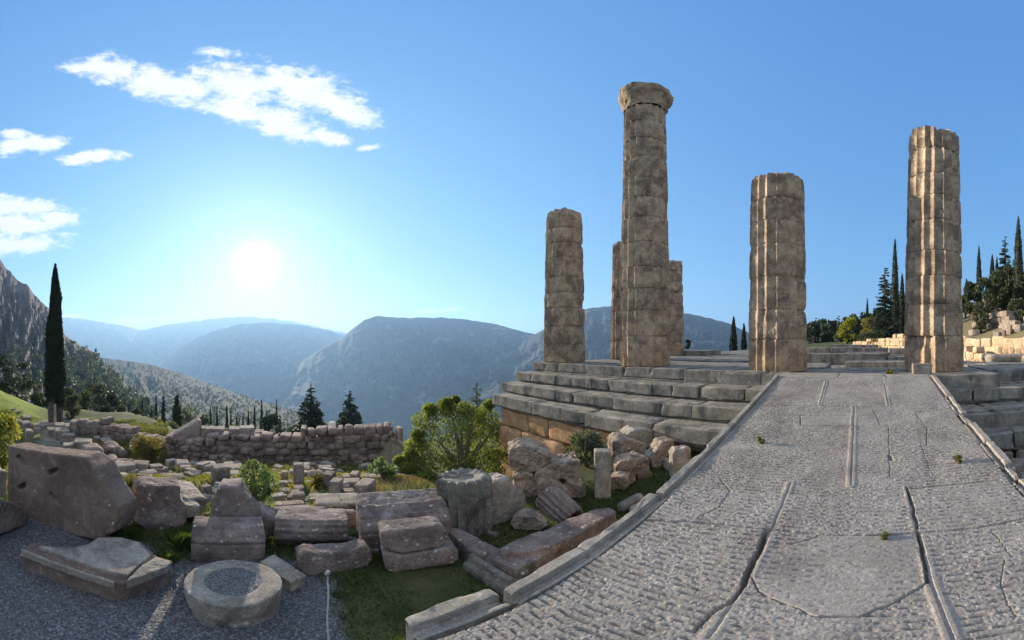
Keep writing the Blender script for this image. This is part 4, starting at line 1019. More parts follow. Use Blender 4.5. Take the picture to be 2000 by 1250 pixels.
stone('pitted_block', 'lower left tan block of the pitted pile', 'stone block', [trace(z6((200, 545), (300, 510), (400, 530), (490, 640), (475, 800), (350, 825), (215, 800)), b18, 0.5, push=0.02)], M['poros'], voxel=0.018, wear=3, rough=0.045, freq=4, pits=0.05)
stone('pitted_block', 'lower right pitted tan block with a round hole through its face', 'stone block', [trace(z6((410, 530), (560, 450), (860, 400), (890, 570), (920, 640), (925, 720), (890, 775), (640, 780), (470, 790)), b18, 0.6)], M['poros'], voxel=0.016, wear=3, rough=0.05, freq=4, pits=0.05, chip=0.5, holes=[trace(z6((660, 610), (690, 592), (730, 615), (735, 650), (700, 665), (665, 640)), b18, 0.3, push=-0.1)])
p0 = at_z(1166, 972, GZ)
stone('stone_post', 'upright grey stone post with a broken right flank, by the ramp', 'stone post', [boxs((p0[0], p0[1] + 0.13, GZ + 0.36), (0.24, 0.24, 0.80), 0.75), trace(z6((1075, 350), (1150, 410), (1152, 480), (1140, 720), (1060, 740), (1050, 560)), ((1150, 968), (1190, 968)), 0.16, push=0.08)], M['pale'], voxel=0.012, wear=2, rough=0.012, chip=0.4)
stone('half_sunk_block', 'rounded grey block half sunk in the grass behind the stone post', 'stone block', [trace(z6((1150, 560), (1230, 550), (1330, 560), (1338, 640), (1290, 700), (1180, 690), (1145, 660)), ((1190, 958), (1228, 960)), 0.3)], M['poros'], voxel=0.018, wear=6, rough=0.03)
stone('half_sunk_block', 'tall rounded slab block behind the half-sunk one, its face smooth', 'stone block', [trace(z6((1205, 470), (1240, 410), (1370, 380), (1420, 430), (1415, 600), (1360, 640), (1300, 600), (1210, 560)), ((1205, 948), (1244, 946)), 0.45)], M['poros'], voxel=0.018, wear=6, rough=0.025)
stone('half_sunk_block', 'rounded block between the tall slab block and the slotted stone', 'stone block', [trace(z6((1390, 400), (1500, 345), (1550, 380), (1550, 500), (1480, 540), (1400, 530)), ((1240, 930), (1272, 922)), 0.4)], M['poros'], voxel=0.018, wear=5, rough=0.025)
stone('half_sunk_block', 'low reddish block at the foot of the rounded ones, right side', 'stone block', [trace(z6((1420, 530), (1560, 505), (1580, 540), (1560, 585), (1430, 595)), ((1246, 938), (1276, 934)), 0.25)], M['slab'], voxel=0.016, wear=4, rough=0.02)
sl = [trace(z6((1555, 380), (1600, 320), (1670, 215), (1780, 195), (1790, 260), (1680, 400), (1660, 480), (1570, 480)), ((1272, 918), (1300, 914)), 0.35)]
stone('slotted_block', 'long block with a row of dark slots along its edge, below the steps', 'stone block', sl, M['poros'], voxel=0.016, wear=3, rough=0.02, holes=[trace(z6((1672 + 24 * k, 352 - 30 * k), (1684 + 24 * k, 336 - 30 * k), (1696 + 24 * k, 372 - 30 * k), (1684 + 24 * k, 388 - 30 * k)), ((1272, 918), (1300, 914)), 0.09, push=-0.05) for k in range(5)])
stone('stone_post', 'short broken stone post leaning at the left edge of the ramp', 'stone post', [trace(z6((1765, 330), (1800, 282), (1870, 285), (1900, 272), (1948, 275), (1955, 420), (1920, 560), (1765, 600)), ((1315, 942), (1350, 938)), 0.22)], M['pale'], voxel=0.014, wear=3, rough=0.018)
stone('small_block', 'small bluish block between the slotted stone and the short post', 'stone block', [trace(z6((1710, 400), (1770, 390), (1770, 500), (1710, 500)), ((1300, 922), (1316, 920)), 0.25)], M['pale'], voxel=0.016, wear=4, rough=0.02)
stone('long_boulder', 'long rough boulder below the lowest step, behind the green shrub', 'boulder', [trace(z6((1180, 230), (1240, 180), (1400, 200), (1520, 230), (1530, 320), (1400, 370), (1200, 390)), ((1200, 905), (1262, 900)), 0.6)], M['poros'], voxel=0.025, wear=5, rough=0.06, freq=3, pits=0.04)
stone('gabled_block', 'pale angular block standing against the lowest step', 'stone block', [trace(z6((1310, 150), (1400, 90), (1440, 95), (1575, 100), (1580, 240), (1500, 290), (1420, 240)), ((1225, 892), (1275, 886)), 0.45)], M['pale'], voxel=0.02, wear=3, rough=0.025)
stone('long_block', 'long flat block lying along the ramp with a second slab on its near end', 'stone block',
      [trace_flat([(962, 1092), (975, 1078), (1060, 1036), (1108, 1014), (1156, 996), (1190, 990), (1204, 998), (1160, 1024), (1108, 1056), (1010, 1114)], GZ + 0.235, 0.26), trace_flat([(975, 1070), (1010, 1052), (1052, 1036), (1096, 1036), (1110, 1048), (1088, 1060), (1050, 1074), (980, 1082)], GZ + 0.30, 0.12)], M['marble'], voxel=0.013, wear=2, rough=0.010, chip=0.4)
PROF_F = [(0, -0.02), (0, .08), (.02, .10), (.05, .10), (.06, .17), (.09, .19), (.13, .17), (.14, .12), (.19, .12), (.20, .20), (.28, .21), (.30, -0.02)]
stone('moulded_fragment', 'grooved dark moulding fragment lying between the long block and the ramp kerb', 'stone block', [profile_solid(gp(903, 1112), gp(985, 1166), [(d, h) for d, h in PROF_F], GZ)], M['drum'], voxel=0.010, wear=1, rough=0.010, chip=0.6)
stone('moulded_fragment', 'narrow grooved fragment with a pale ridge, pressed against the end of the long block', 'stone block', [profile_solid(gp(925, 1098), gp(1012, 1148), [(0, -.02), (0, .12), (.03, .13), (.03, .22), (.07, .25), (.13, .25), (.14, -.02)], GZ)], M['marble'], voxel=0.010, wear=2, rough=0.010, chip=0.6)
for lb, a, b, r in (('rounded grey stone roll lying on the grass beside the kerb', (1212, 1000), (1252, 978), 0.085), ('shorter stone roll tucked under the kerb behind the grey one', (1232, 1006), (1266, 990), 0.075)):
    A, B = gp(*a), gp(*b); A[2] = B[2] = GZ + r * 0.7
    tb = tube([A + (B - A) * t for t in (0, .04, .12, .5, .88, .96, 1)], [r * .5, r * .8, r, r * 1.03, r, r * .8, r * .5], 14)
    V, Fs = tb; V = V + fbm(V * 7, 55, 3)[:, None] * 0.012
    tag(link('stone_roll', np_mesh('stone_roll', V - A, Fs), M['pale'], None, A), lb, 'stone roll')

# round ring stone with gravel in its middle
rc = polar(455, 2.90); ring = empty('ring_stone', (rc[0], rc[1], GZ), 'round pale ring stone with a gravel-filled middle, on the gravel', 'ring stone')
def ring_mesh():
    n, prof = 160, [(.0, .0), (.355, -.03), (.362, .05), (.372, .12), (.378, .20), (.379, .262), (.374, .275), (.36, .280), (.29, .281), (.228, .280), (.222, .276), (.219, .262), (.217, .22)]
    pr = []
    for (a, b), (c, d) in zip(prof[:-1], prof[1:]):
        k = max(1, int(max(abs(c - a), abs(d - b)) / 0.018))
        for j in range(k): pr.append((a + (c - a) * j / k, b + (d - b) * j / k))
    pr.append(prof[-1]); pr = np.array(pr); m = len(pr); ph = np.arange(n) / n * 2 * math.pi
    R, PH = np.meshgrid(pr[:, 0], ph, indexing='ij'); Z, _ = np.meshgrid(pr[:, 1], ph, indexing='ij')
    C = np.stack([R * np.cos(PH), R * np.sin(PH), Z], -1).reshape(-1, 3)
    low = sstep(0.16, 0.0, C[:, 2]) * (R.ravel() > .3)
    bite = np.maximum(0, fbm(C * [4, 4, 2], 91, 3)) * low * 0.22 + np.maximum(0, fbm(C * 9, 95, 3)) * 0.012
    nrm = np.stack([np.cos(PH), np.sin(PH), PH * 0], -1).reshape(-1, 3)
    V = C - nrm * bite[:, None]; V[:, 2] += fbm(C * 7, 93, 4) * 0.008; V += nrm * (fbm(C * 14, 94, 3) * 0.006)[:, None]
    i = np.arange(m - 1)[:, None] * n; q = np.arange(n)[None, :]; q2 = (q + 1) % n
    return V, [np.stack([i + q, i + q2, i + n + q2, i + n + q], -1).reshape(-1, 4)]
link('ring', np_mesh('ring', *ring_mesh()), M['pale'], ring)
def disc(r, z, seed):
    n, m = 60, 20; V = [[0, 0, z]]; T = []; Q = []
    for j in range(1, m + 1):
        for k in range(n): a = 2 * math.pi * k / n; V.append([r * j / m * math.cos(a), r * j / m * math.sin(a), z])
    V = np.array(V); V[:, 2] += fbm(V * 40, seed, 3) * 0.010 - 0.012 * (np.linalg.norm(V[:, :2], axis=1) / r < .25)
    for k in range(n): T.append([0, 1 + k, 1 + (k + 1) % n])
    for j in range(m - 1):
        for k in range(n): Q.append([1 + j * n + k, 1 + (j + 1) * n + k, 1 + (j + 1) * n + (k + 1) % n, 1 + j * n + (k + 1) % n])
    return V, [np.array(T), np.array(Q)]
mg, nt, N, L = new_mat('grey_gravel')
pos = N.new('ShaderNodeNewGeometry').outputs['Position']; v = N.new('ShaderNodeTexVoronoi'); v.inputs['Scale'].default_value = 120; L.new(pos, v.inputs['Vector'])
sp = N.new('ShaderNodeSeparateColor'); L.new(v.outputs['Color'], sp.inputs[0]); r = ramp_node(N, [(0, (0.08, 0.08, 0.082)), (.6, (.18, .178, .175)), (1, (.34, .335, .32))]); L.new(sp.outputs[0], r.inputs[0])
finish(mg, N, L, r.outputs[0], v.outputs['Distance'], 0.9, 0.015)
M['gravel'] = mg
link('gravel_fill', np_mesh('gravel_fill', *disc(0.226, 0.277, 97)), M['gravel'], ring)

# corner slab with a sunken channel and a raised inner field
zt = GZ + 0.27
corner = empty('corner_slab', tuple(at_z(190, 1120, GZ)), 'low moulded corner slab with a sunken channel and raised inner field, on the gravel', 'stone slab')
def part_stone(nm, root, solids, mat, **kw):
    V, Fs, loc = stone_mesh(solids, loc=np.array(root.location), **kw)
    return link(nm, np_mesh(nm, V, Fs), M[mat], root)
part_stone('base', corner, [trace_flat(zA((125, 735), (195, 690), (260, 703), (340, 720), (420, 722), (500, 700), (560, 662), (690, 662), (800, 690), (890, 770), (975, 800), (960, 830), (710, 925), (655, 925), (400, 845)), zt - 0.045, 0.26)], 'slab', voxel=0.013, wear=2, rough=0.012, chip=0.5)
part_stone('raised_field', corner, [trace_flat(zA((215, 712), (330, 725), (420, 727), (505, 702), (560, 668), (690, 668), (790, 694), (855, 768), (812, 802), (725, 880), (640, 866)), zt, 0.09)], 'pale', voxel=0.011, wear=2, rough=0.012)
part_stone('rim', corner, [trace_flat(zA((735, 890), (830, 805), (885, 778), (968, 802), (955, 828), (708, 918)), zt + 0.004, 0.10), trace_flat(zA((118, 738), (128, 730), (400, 830), (655, 910), (650, 926), (400, 848)), zt - 0.02, 0.08)], 'pale', voxel=0.010, wear=2, rough=0.010)

# thin rope stake at the edge of the gravel
st = polar(640, 2.22); top = 0.86
stake = empty('rope_stake', (st[0], st[1], GZ), 'thin pale metal barrier stake with a wire loop and round cap', 'barrier stake')
rod = tube([(0.018 * (1 - t), 0.004 * math.sin(t * 9), t * (top - .09)) for t in np.linspace(0, 1, 12)], [0.0055] * 12, 8)
link('rod', np_mesh('rod', *rod), M['rope'], stake)
lp = tube([(0.022 * math.sin(a) * (1 if a < math.pi else 1), 0.0, top - .065 - 0.03 * math.cos(a)) for a in np.linspace(0.35, 2 * math.pi - 0.35, 22)], [0.0035] * 22, 6)
link('wire_loop', np_mesh('wire_loop', *lp), M['metal'], stake)
tw = tube([(-0.03, 0, top - .105), (-0.01, .006, top - .098), (0.012, -.004, top - .102), (0.03, 0, top - .112)], [0.004] * 4, 6)
link('wire_twist', np_mesh('wire_twist', *tw), M['rope'], stake)
cp = xform(tube([(0, 0, -.008), (0, 0, -.006), (0, 0, .006), (0, 0, .008)], [0.012, 0.021, 0.021, 0.012], 20), (0, 0, top - .012), 0, math.radians(50))
link('cap', np_mesh('cap', *cp), M['metal'], stake)

# ------------------------------------------------------------------ ruin field on the lower terrace
RF = 'blocks scattered over the lower ruin field'
def field_block(label, l, r, t, b, depth=None, yaw=0.0, mat='field', cat='stone block', name='ruin_block', z=LZ, kind='box', rx=0.0, lean=0.0, up=0.0, ry=0.0):
    d = field_d(928 if up else b); w = (r - l) / F * d; px = (l + r) / 2
    dep = depth * d / 13.0 if depth else max(0.12, min(0.9, w * 0.75))
    th = (PX0 - px) / F
    zt = EZ - (d + dep * 0.55) * math.tan((t - PY0) / F)
    zb = gz(px, d) - 0.05 if not up else EZ - d * math.tan((b - PY0) / F)
    h = max(0.05, zt - zb)
    SEED[0] += 1
    x, y = polar(px, d + dep / 2)
    V, Fs = xform(rbox((w, dep, h), min(0.04, 0.12 * min(w, h, dep)) if kind == 'box' else 0.36 * min(w, h, dep), 11, (0.0022 if kind == 'box' else 0.006) * d, SEED[0], 28.0 / d, 0.006 * d), (0, 0, 0), 0, rx, ry)
    o = link(name, np_mesh(name, V, Fs), M[mat], None, (x, y, zb)); o.rotation_euler = (0, 0, th + yaw)
    return tag(o, label, cat, RF)
for a in [
    ('long squared block lying below the broken rubble stub, in front of the yellow-green shrub', 212, 262, 905, 929, .6, .3),
    ('block with a rounded top, right of the long squared block', 258, 290, 902, 925, .5, -.2),
    ('flat thin slab right of the round-topped block', 290, 313, 909, 919, .5, .2),
    ('small tilted flat block behind the dry grass tuft', 304, 326, 913, 925, .5, -.4),
    ('upright wedge slab left of the cube-shaped block', 325, 345, 897, 915, .3, .5),
    ('clean cube-shaped grey block in the middle of the field', 343, 369, 900, 921, .6, .1),
    ('low pale slab right of the cube-shaped block', 369, 395, 904, 916, .6, -.1),
    ('squared dark block left of the tall upright block', 395, 423, 905, 927, .7, .15),
    ('tall upright block beside the flowering bush', 414, 447, 909, 950, .6, .25),
    ('small rounded block at the foot of the tall upright block', 434, 456, 934, 951, .4, .0),
    ('wide pale slab behind the tall upright block', 438, 474, 907, 921, .9, .1),
    ('tilted pale slab on top of the wide one, at the wall foot', 448, 490, 891, 908, .9, -.3),
    ('low dark block between the tall upright block and the bush', 443, 468, 922, 935, .5, .1),
    ('little square block right of the long squared block', 284, 306, 919, 932, .5, .2),
    ('flat stone lying in the grass left of the yellow tuft', 314, 342, 929, 939, .6, -.2),
    ('small flat stone near the dry grass tuft', 346, 362, 934, 945, .4, .3),
    ('thin sharp slab leaning behind the cut block', 392, 412, 948, 975, .3, .6),
    ('lower block of the pair of thin posts right of the bush', 546, 562, 940, 958, .3, .1),
    ('thin standing post right of the flowering bush', 549, 562, 920, 943, .25, .1),
    ('tall pale standing post in the yellow grass', 573, 593, 905, 953, .35, .1),
    ('square stone in front of the tall pale standing post', 573, 594, 949, 967, .4, .1),
    ('rounded stone in front of the square one by the pale post', 570, 595, 962, 983, .4, .0),
    ('leaning block right of the orange-tinted shrub', 631, 654, 923, 956, .5, -.3),
    ('steep tilted slab block left of the low stones near the dry path', 646, 668, 937, 974, .5, -.35),
    ('small flat stone in the grass right of the pale post', 604, 627, 967, 981, .4, .1),
    ('long grooved block right of the flowering bush', 536, 594, 981, 996, .4, .12),
    ('pale long grooved beam, nearest of the pair behind the front row', 533, 606, 990, 1006, .3, .18),
    ('small pointed stone at the edge of the wall shadow', 669, 683, 927, 942, .4, .2),
    ('small cubic stone right of the pointed one', 685, 701, 922, 939, .5, -.2),
    ('wide dark stone under the pointed and cubic stones', 671, 703, 937, 952, .5, .0),
    ('tilted squared beam at the edge of the dry grass path', 698, 729, 940, 974, .9, -.35),
    ('small flat-topped stone left of the tilted beam', 666, 683, 945, 958, .4, .0),
    ('rough square stone in front of the flat-topped one', 669, 692, 956, 973, .4, .1),
    ('small stone standing in the wall shadow, the right one', 626, 639, 904, 919, .3, .1),
    ('small stone standing in the wall shadow, the left one', 614, 628, 909, 920, .3, .3),
    ('thin flat stone lying on the dry grass path', 711, 742, 971, 984, .6, .1),
    ('small stone at the foot of the steep tilted slab', 650, 663, 967, 977, .3, .3),
    ('two-tone flat stone in front of the bush, in the grass', 528, 556, 965, 979, .4, .2),
]:
    field_block(*a[:5], depth=a[5], yaw=a[6])
field_block('broad flat pale block right behind the front row, facing up', 615, 704, 972, 1003, depth=1.1, yaw=0.05, mat='pale')
field_block('rounded boulder half hidden behind the orange-tinted shrub', 600, 634, 919, 937, kind='round')
field_block('rough dark rock between the flat pale block and the front row', 556, 640, 992, 1012, kind='round', depth=.7, mat='marble')
field_block('rough rock with dry grass right of the flat pale block', 630, 700, 996, 1016, kind='round', depth=.6)
field_block('row of low rough stones at the end of the dry path', 704, 752, 928, 938, kind='round', depth=.5)
field_block('low pale stone under the drooping plant beside the wall end', 754, 778, 900, 912, depth=.5)
g_ = np.random.default_rng(12)
for k in range(190):
    px = g_.uniform(215, 740); d = g_.uniform(5.7, 13.0)
    if px > 690 and d < 9: continue
    w = g_.uniform(.010, .036) * d; p = gpt(px, d)
    block_at('stone_fragment', 'small broken stone fragment lying loose in the grass of the lower ruin field', 'stone fragment', p[0], p[1], (w, w * g_.uniform(.5, .9), w * g_.uniform(.35, .8)), 'field' if k % 4 else 'pale', p[2] - .03, rz=g_.uniform(0, 3), seed=1200 + k, r=.012, rough=.03, chip=.06, n=7, rx=g_.uniform(-.25, .25), group='small fragments in the ruin field', fscale=4)
for k, (px, d) in enumerate([(300, 4.7), (385, 4.25), (345, 4.9), (560, 4.3), (690, 4.15), (735, 3.9), (960, 4.3), (1040, 4.5), (1130, 4.6), (925, 4.0), (1085, 5.3), (1215, 5.2), (620, 4.6), (250, 4.55), (405, 4.9)]):
    w = g_.uniform(.07, .17); p = gpt(px, d)
    block_at('stone_fragment', 'small loose stone chip lying between the front row of fallen blocks', 'stone fragment', p[0], p[1], (w, w * .7, w * .5), 'marble', p[2] - .02, rz=k * 1.1, seed=1420 + k, r=.015, rough=.03, chip=.04, n=6, group='stone chips in the front row', fscale=6)
# boulders of the broken rubble stub on the left
for a in [('squared boulder capping the broken rubble stub', 202, 234, 867, 894, .9, .3, .9), ('round boulder under the capping one, on its left', 184, 212, 895, 922, .8, 0, .2), ('round boulder under the capping one, on its right', 208, 230, 891, 916, .8, .1, .3),
          ('large block at the back left of the rubble stub', 154, 200, 869, 905, .9, .2, .55), ('small wedge boulder right of the capping one', 228, 246, 874, 896, .6, .4, .7), ('long sloping boulder at the right foot of the rubble stub', 222, 260, 899, 918, .7, -.2, 0.0),
          ('low boulder at the foot of the rubble stub behind the tall slab', 196, 222, 915, 936, .6, .1, 0.0), ('boulder hidden in the yellow-green shrub', 255, 296, 858, 888, .8, .2, .6), ('grey boulder below the yellow-green shrub', 280, 306, 888, 908, .7, .1, 0),
          ('big dark boulder between the shrub and the rubble wall', 328, 362, 858, 900, 1.0, .2, 0), ('boulder leaning on the left end of the rubble wall', 346, 376, 866, 904, .9, -.1, 0), ('rounded boulder on top of the left wall end', 374, 406, 852, 880, .8, 0, .5)]:
    field_block(*a[:5], depth=a[5], yaw=a[6], kind='round', name='boulder', cat='boulder', mat='rubble')
# stones of the upper left corner, round the tall cypress
for a in [('small squared post stone right of the yellow bush', 49, 64, 839, 862, .5, .1), ('dark cube left of the small post stone', 42, 59, 824, 842, .5, .2), ('narrow block beside the yellow bush', 29, 42, 820, 840, .5, .1), ('dark block at the edge of the bright grass mound', 42, 60, 812, 827, .6, .2),
          ('long dark block above the yellow bush', 20, 44, 804, 821, .6, .1), ('far dark rock behind the yellow bush', 4, 30, 803, 820, .6, .1), ('low block on the bare path, left of the round one', 92, 107, 836, 853, .5, .1), ('rounded block on the bare path below the tall cypress', 106, 135, 838, 859, .6, .1),
          ('sloping block nearest on the bare path', 121, 147, 846, 864, .5, -.2), ('stone stacked at the left end of the ashlar wall', 106, 126, 827, 842, .6, .1), ('second stacked stone at the left end of the ashlar wall', 124, 145, 829, 844, .6, .2), ('little stone left of the path blocks', 64, 78, 835, 847, .4, .1),
          ('low stone at the foot of the tall cypress', 84, 107, 827, 837, .5, .1), ('low stone left of the tall cypress foot', 64, 86, 828, 838, .5, .1), ('small split block behind the tall slab', 122, 147, 866, 884, .5, .1), ('notched block behind the curved corner of the tall slab', 144, 180, 859, 887, .6, -.1), ('single dark stone on the grass before the long low wall', 183, 195, 852, 864, .4, .1), ('flat stone on the grass right of the single dark one', 196, 218, 857, 867, .5, .2)]:
    field_block(*a[:5], depth=a[5], yaw=a[6])

def stone_wall(name, label, pts, heights, thick, sz, seed, mat='rubble', sq=0.3, zbase=None, cat='wall', wild=0.35):
    """dry wall: many fitted stones in rough courses along a line of ground points, one mesh"""
    g = np.random.default_rng(seed); parts = []
    P = [np.array(p, float) for p in pts]
    L = [0.0]
    for a, b in zip(P[:-1], P[1:]): L.append(L[-1] + np.linalg.norm((b - a)[:2]))
    def along(t):
        i = min(max(np.searchsorted(L, t) - 1, 0), len(P) - 2); f = (t - L[i]) / (L[i + 1] - L[i] + 1e-9)
        return P[i] + (P[i + 1] - P[i]) * f, P[i + 1] - P[i], heights[i] + (heights[i + 1] - heights[i]) * f
    z = -0.25; row = 0
    hmax = max(heights)
    while z < hmax:
        hh = g.uniform(sz * 0.7, sz * 1.2); t = -g.uniform(0, sz)
        while t < L[-1]:
            w = g.uniform(sz * 0.7, sz * 1.7); c, u, H = along(min(max(t + w / 2, 0), L[-1]))
            if z + hh * 0.45 < H + g.uniform(-.3, .1) * sz:
                h2 = hh * g.uniform(0.85, 1.12)
                a = math.atan2(u[1], u[0]); nb = np.array([-math.sin(a), math.cos(a)])
                off = g.uniform(-0.05, 0.05) * (1 + wild)
                m = rbox((w * g.uniform(1 - .14 * wild, 1.02), thick, h2 * g.uniform(1 - .2 * wild, 1.0 + .1 * wild)), sq * min(w, h2), 7, (0.08 + .16 * wild) * sz, seed * 991 + row * 97 + len(parts), 2.6 / sz * 0.3, 0.0)
                parts.append(xform(m, (c[0] + nb[0] * off, c[1] + nb[1] * off, c[2] + z + g.uniform(-.12, .12) * sz * wild), a + g.uniform(-.15, .15) * wild, ry=g.uniform(-.2, .2) * wild))
            t += w * 0.97
        z += hh * 0.93; row += 1
    for i in range(len(P) - 1):
        a_, b_ = P[i], P[i + 1]; u = b_ - a_; ll = np.linalg.norm(u[:2]); hh = min(heights[i], heights[i + 1]) - sz * .55
        if hh > .2: parts.append(xform(rbox((ll, thick * .72, hh + .3), .03, 4, .02, seed, 1, 0), ((a_[0] + b_[0]) / 2, (a_[1] + b_[1]) / 2, min(a_[2], b_[2]) - .3), math.atan2(u[1], u[0])))
    V, Fs = join(parts); c = P[len(P) // 2]
    o = link(name, np_mesh(name, V - c, Fs), M[mat], None, c)
    return tag(o, label, cat)
wp = [at_z(338, 898, LZ), at_z(420, 904, LZ), at_z(500, 908, LZ), at_z(620, 909, LZ), at_z(700, 908, LZ), at_z(757, 907, LZ)]
stone_wall('rubble_wall', 'long rubble wall of rounded reddish stones closing the lower ruin field', wp, [1.0, 1.25, 1.35, 1.62, 1.66, 1.55], 0.8, 0.31, 5, sq=0.30, wild=1.15)
for k, (l, r, t, b) in enumerate([(393, 416, 836, 853), (415, 438, 837, 856), (447, 468, 837, 856), (467, 497, 835, 857), (497, 516, 843, 860)]):
    d = 15.4; px = (l + r) / 2; zt = at_d(px, t, d)[2]; zb = at_d(px, b + 4, d)[2]; x, y = polar(px, d + .2)
    block_at('wall_block', '%s from the left of the squared grey blocks on top of the rubble wall' % ORD[k], 'stone block', x, y, ((r - l) / F * d, 0.6, zt - zb), 'field', zb, rz=(PX0 - px) / F, seed=700 + k, group='squared blocks on the rubble wall')
wd = 15.6
sw = [at_d(322, 857, wd), at_d(345, 845, wd), at_d(388, 820, wd), at_d(393, 823, wd), at_d(394, 862, wd), at_d(322, 866, wd)]
bk = [p + np.array([*polar(358, 0.7), 0]) for p in sw]
stone('sloping_wall', 'short wall with a steep sloping top rising at the left end of the rubble wall', 'wall', [solid_from_poly(sw, bk)], M['field'], voxel=0.05, wear=2, rough=0.03, freq=2)
stone_wall('ashlar_wall', 'small retaining wall of grey blocks right of the tall cypress', [gpt(146, 20.5), gpt(190, 20.2)], [0.75, 0.8], 0.6, 0.38, 9, mat='field', sq=0.1)
stone_wall('low_wall', 'long low earth-topped wall running right from the ashlar wall', [gpt(186, 20.6), gpt(230, 19.6), gpt(275, 18.6), gpt(330, 17.8)], [0.85, 0.75, 0.55, 0.5], 0.8, 0.3, 12, mat='rubble', sq=0.2)
# sloping bank with upright stones at the right end of the rubble wall
bk_a, bk_b = at_z(752, 905, LZ), at_z(800, 935, LZ)
def bank():
    n, m = 40, 14; V = []
    top0, top1 = at_d(757, 840, 15.9), at_d(806, 928, 11.2)
    for i in range(n):
        f = i / (n - 1); t = top0 + (top1 - top0) * f
        for j in range(m):
            g_ = j / (m - 1) * 2 - 1
            off = np.array([*polar(780 - 90, 1.0), 0]); side = np.array([off[1], -off[0], 0]); 
            p = t + side * g_ * 1.1 + np.array([0, 0, -(t[2] - LZ + 0.3) * abs(g_) ** 1.4]); V.append(p)
    V = np.array(V); V[:, 2] += fbm(V * 2.0, 44, 4) * 0.12
    i = np.arange(n - 1)[:, None] * m; k = np.arange(m - 1)[None, :]
    return V, [np.stack([i + k, i + k + 1, i + m + k + 1, i + m + k], -1).reshape(-1, 4)]
md, nt, N, L = new_mat('dry_earth_bank'); pos = N.new('ShaderNodeNewGeometry').outputs['Position']
r = ramp_node(N, [(0.3, (0.11, 0.085, 0.05)), (0.5, (0.19, 0.15, 0.085)), (0.7, (0.27, 0.22, 0.13))]); L.new(noise(N, L, pos, 4, 8, 0.7), r.inputs[0])
M['earth'] = finish(md, N, L, r.outputs[0], noise(N, L, pos, 14, 7, 0.7), 0.9, 0.04)
Vb, Fb = bank(); tag(link('earth_bank', np_mesh('earth_bank', Vb, Fb), M['earth']), 'dry earth bank', None, None, 'structure')
for k, (px, t, b, d) in enumerate([(761, 831, 858, 15.7), (767, 842, 862, 15.3), (772, 845, 866, 15.0), (780, 834, 866, 14.6), (782, 862, 884, 14.2)]):
    zb = at_d(px, b + 3, d)[2]; zt = at_d(px, t, d)[2]; x, y = polar(px, d)
    block_at('upright_stone', '%s of the thin upright stones lining the dry bank beside the leafy tree' % ORD[k], 'upright stone', x, y, (0.16, 0.5, zt - zb), 'field', zb, rz=(PX0 - px) / F + .3, seed=720 + k, group='upright stones on the dry bank')

# ------------------------------------------------------------------ right-hand slope: ochre wall, ruins
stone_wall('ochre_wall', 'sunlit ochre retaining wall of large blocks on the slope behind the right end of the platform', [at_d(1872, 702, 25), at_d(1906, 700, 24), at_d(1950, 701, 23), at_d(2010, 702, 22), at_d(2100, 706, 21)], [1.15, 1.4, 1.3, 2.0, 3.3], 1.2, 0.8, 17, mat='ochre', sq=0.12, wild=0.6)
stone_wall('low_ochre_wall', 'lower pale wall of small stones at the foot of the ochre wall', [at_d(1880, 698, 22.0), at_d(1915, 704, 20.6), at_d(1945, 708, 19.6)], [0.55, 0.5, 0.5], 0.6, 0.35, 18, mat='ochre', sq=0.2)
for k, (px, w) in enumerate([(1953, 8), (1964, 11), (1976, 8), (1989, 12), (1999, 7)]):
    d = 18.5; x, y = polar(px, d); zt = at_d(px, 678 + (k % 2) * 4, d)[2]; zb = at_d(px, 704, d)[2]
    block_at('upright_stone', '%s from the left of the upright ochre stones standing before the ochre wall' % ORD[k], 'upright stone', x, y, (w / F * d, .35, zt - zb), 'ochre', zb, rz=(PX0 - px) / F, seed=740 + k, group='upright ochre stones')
g_ = np.random.default_rng(3); SB = []
for k in range(46):
    px = g_.uniform(1888, 2060); d = g_.uniform(26, 46)
    SB.append((px, d, g_.uniform(.4, 1.2)))
SB.sort()
for k, (px, d, w) in enumerate(SB):
    p = gpt(px, d)
    o = block_at('slope_block', 'weathered grey block lying among the ruins on the grassy slope above the ochre wall', 'stone block', p[0], p[1], (w, w * .7, w * g_.uniform(.4, .8)), 'field' if k % 3 else 'pale', p[2] - .1, rz=g_.uniform(0, 3), seed=760 + k, n=6, r=.06, rough=.07, group='blocks among the ruins on the slope')
stone_wall('terrace_wall', 'dark stepped terrace wall halfway up the grassy slope', [gpt(1925, 33), gpt(1952, 31.5), gpt(1975, 30.5)], [0.8, 1.3, 0.9], 1.0, 0.5, 19, mat='field', sq=0.15)
stone_wall('terrace_wall', 'long low dry-stone wall below the dark trees between the two right columns', [gpt(1672, 40), gpt(1720, 37), gpt(1770, 34), gpt(1800, 33)], [0.5, 0.9, 1.2, 1.2], 0.8, 0.45, 20, mat='ochre', sq=0.2)
# rubble at the right foot of the ramp
for k, (lb, l, r, t, b) in enumerate([('dark rubble stone under the lowest step right of the ramp', 1935, 1975, 858, 885), ('flat rubble slab right of the ramp kerb', 1955, 2010, 886, 915), ('rounded rubble stone at the right picture edge by the kerb', 1985, 2020, 900, 930), ('small rubble stone hugging the right kerb', 1962, 1984, 912, 926), ('angular rubble stone farther right below the steps', 1985, 2030, 850, 880)]):
    d = dist_at(b, GZ + .2); px = (l + r) / 2; x, y = polar(px, d); w = (r - l) / F * d
    block_at('rubble_stone', lb, 'stone block', x, y, (w, w * .7, .3 + .1 * (k % 2)), 'field', GZ - .05, rz=k * .7, seed=820 + k, r=.06, rough=.05)

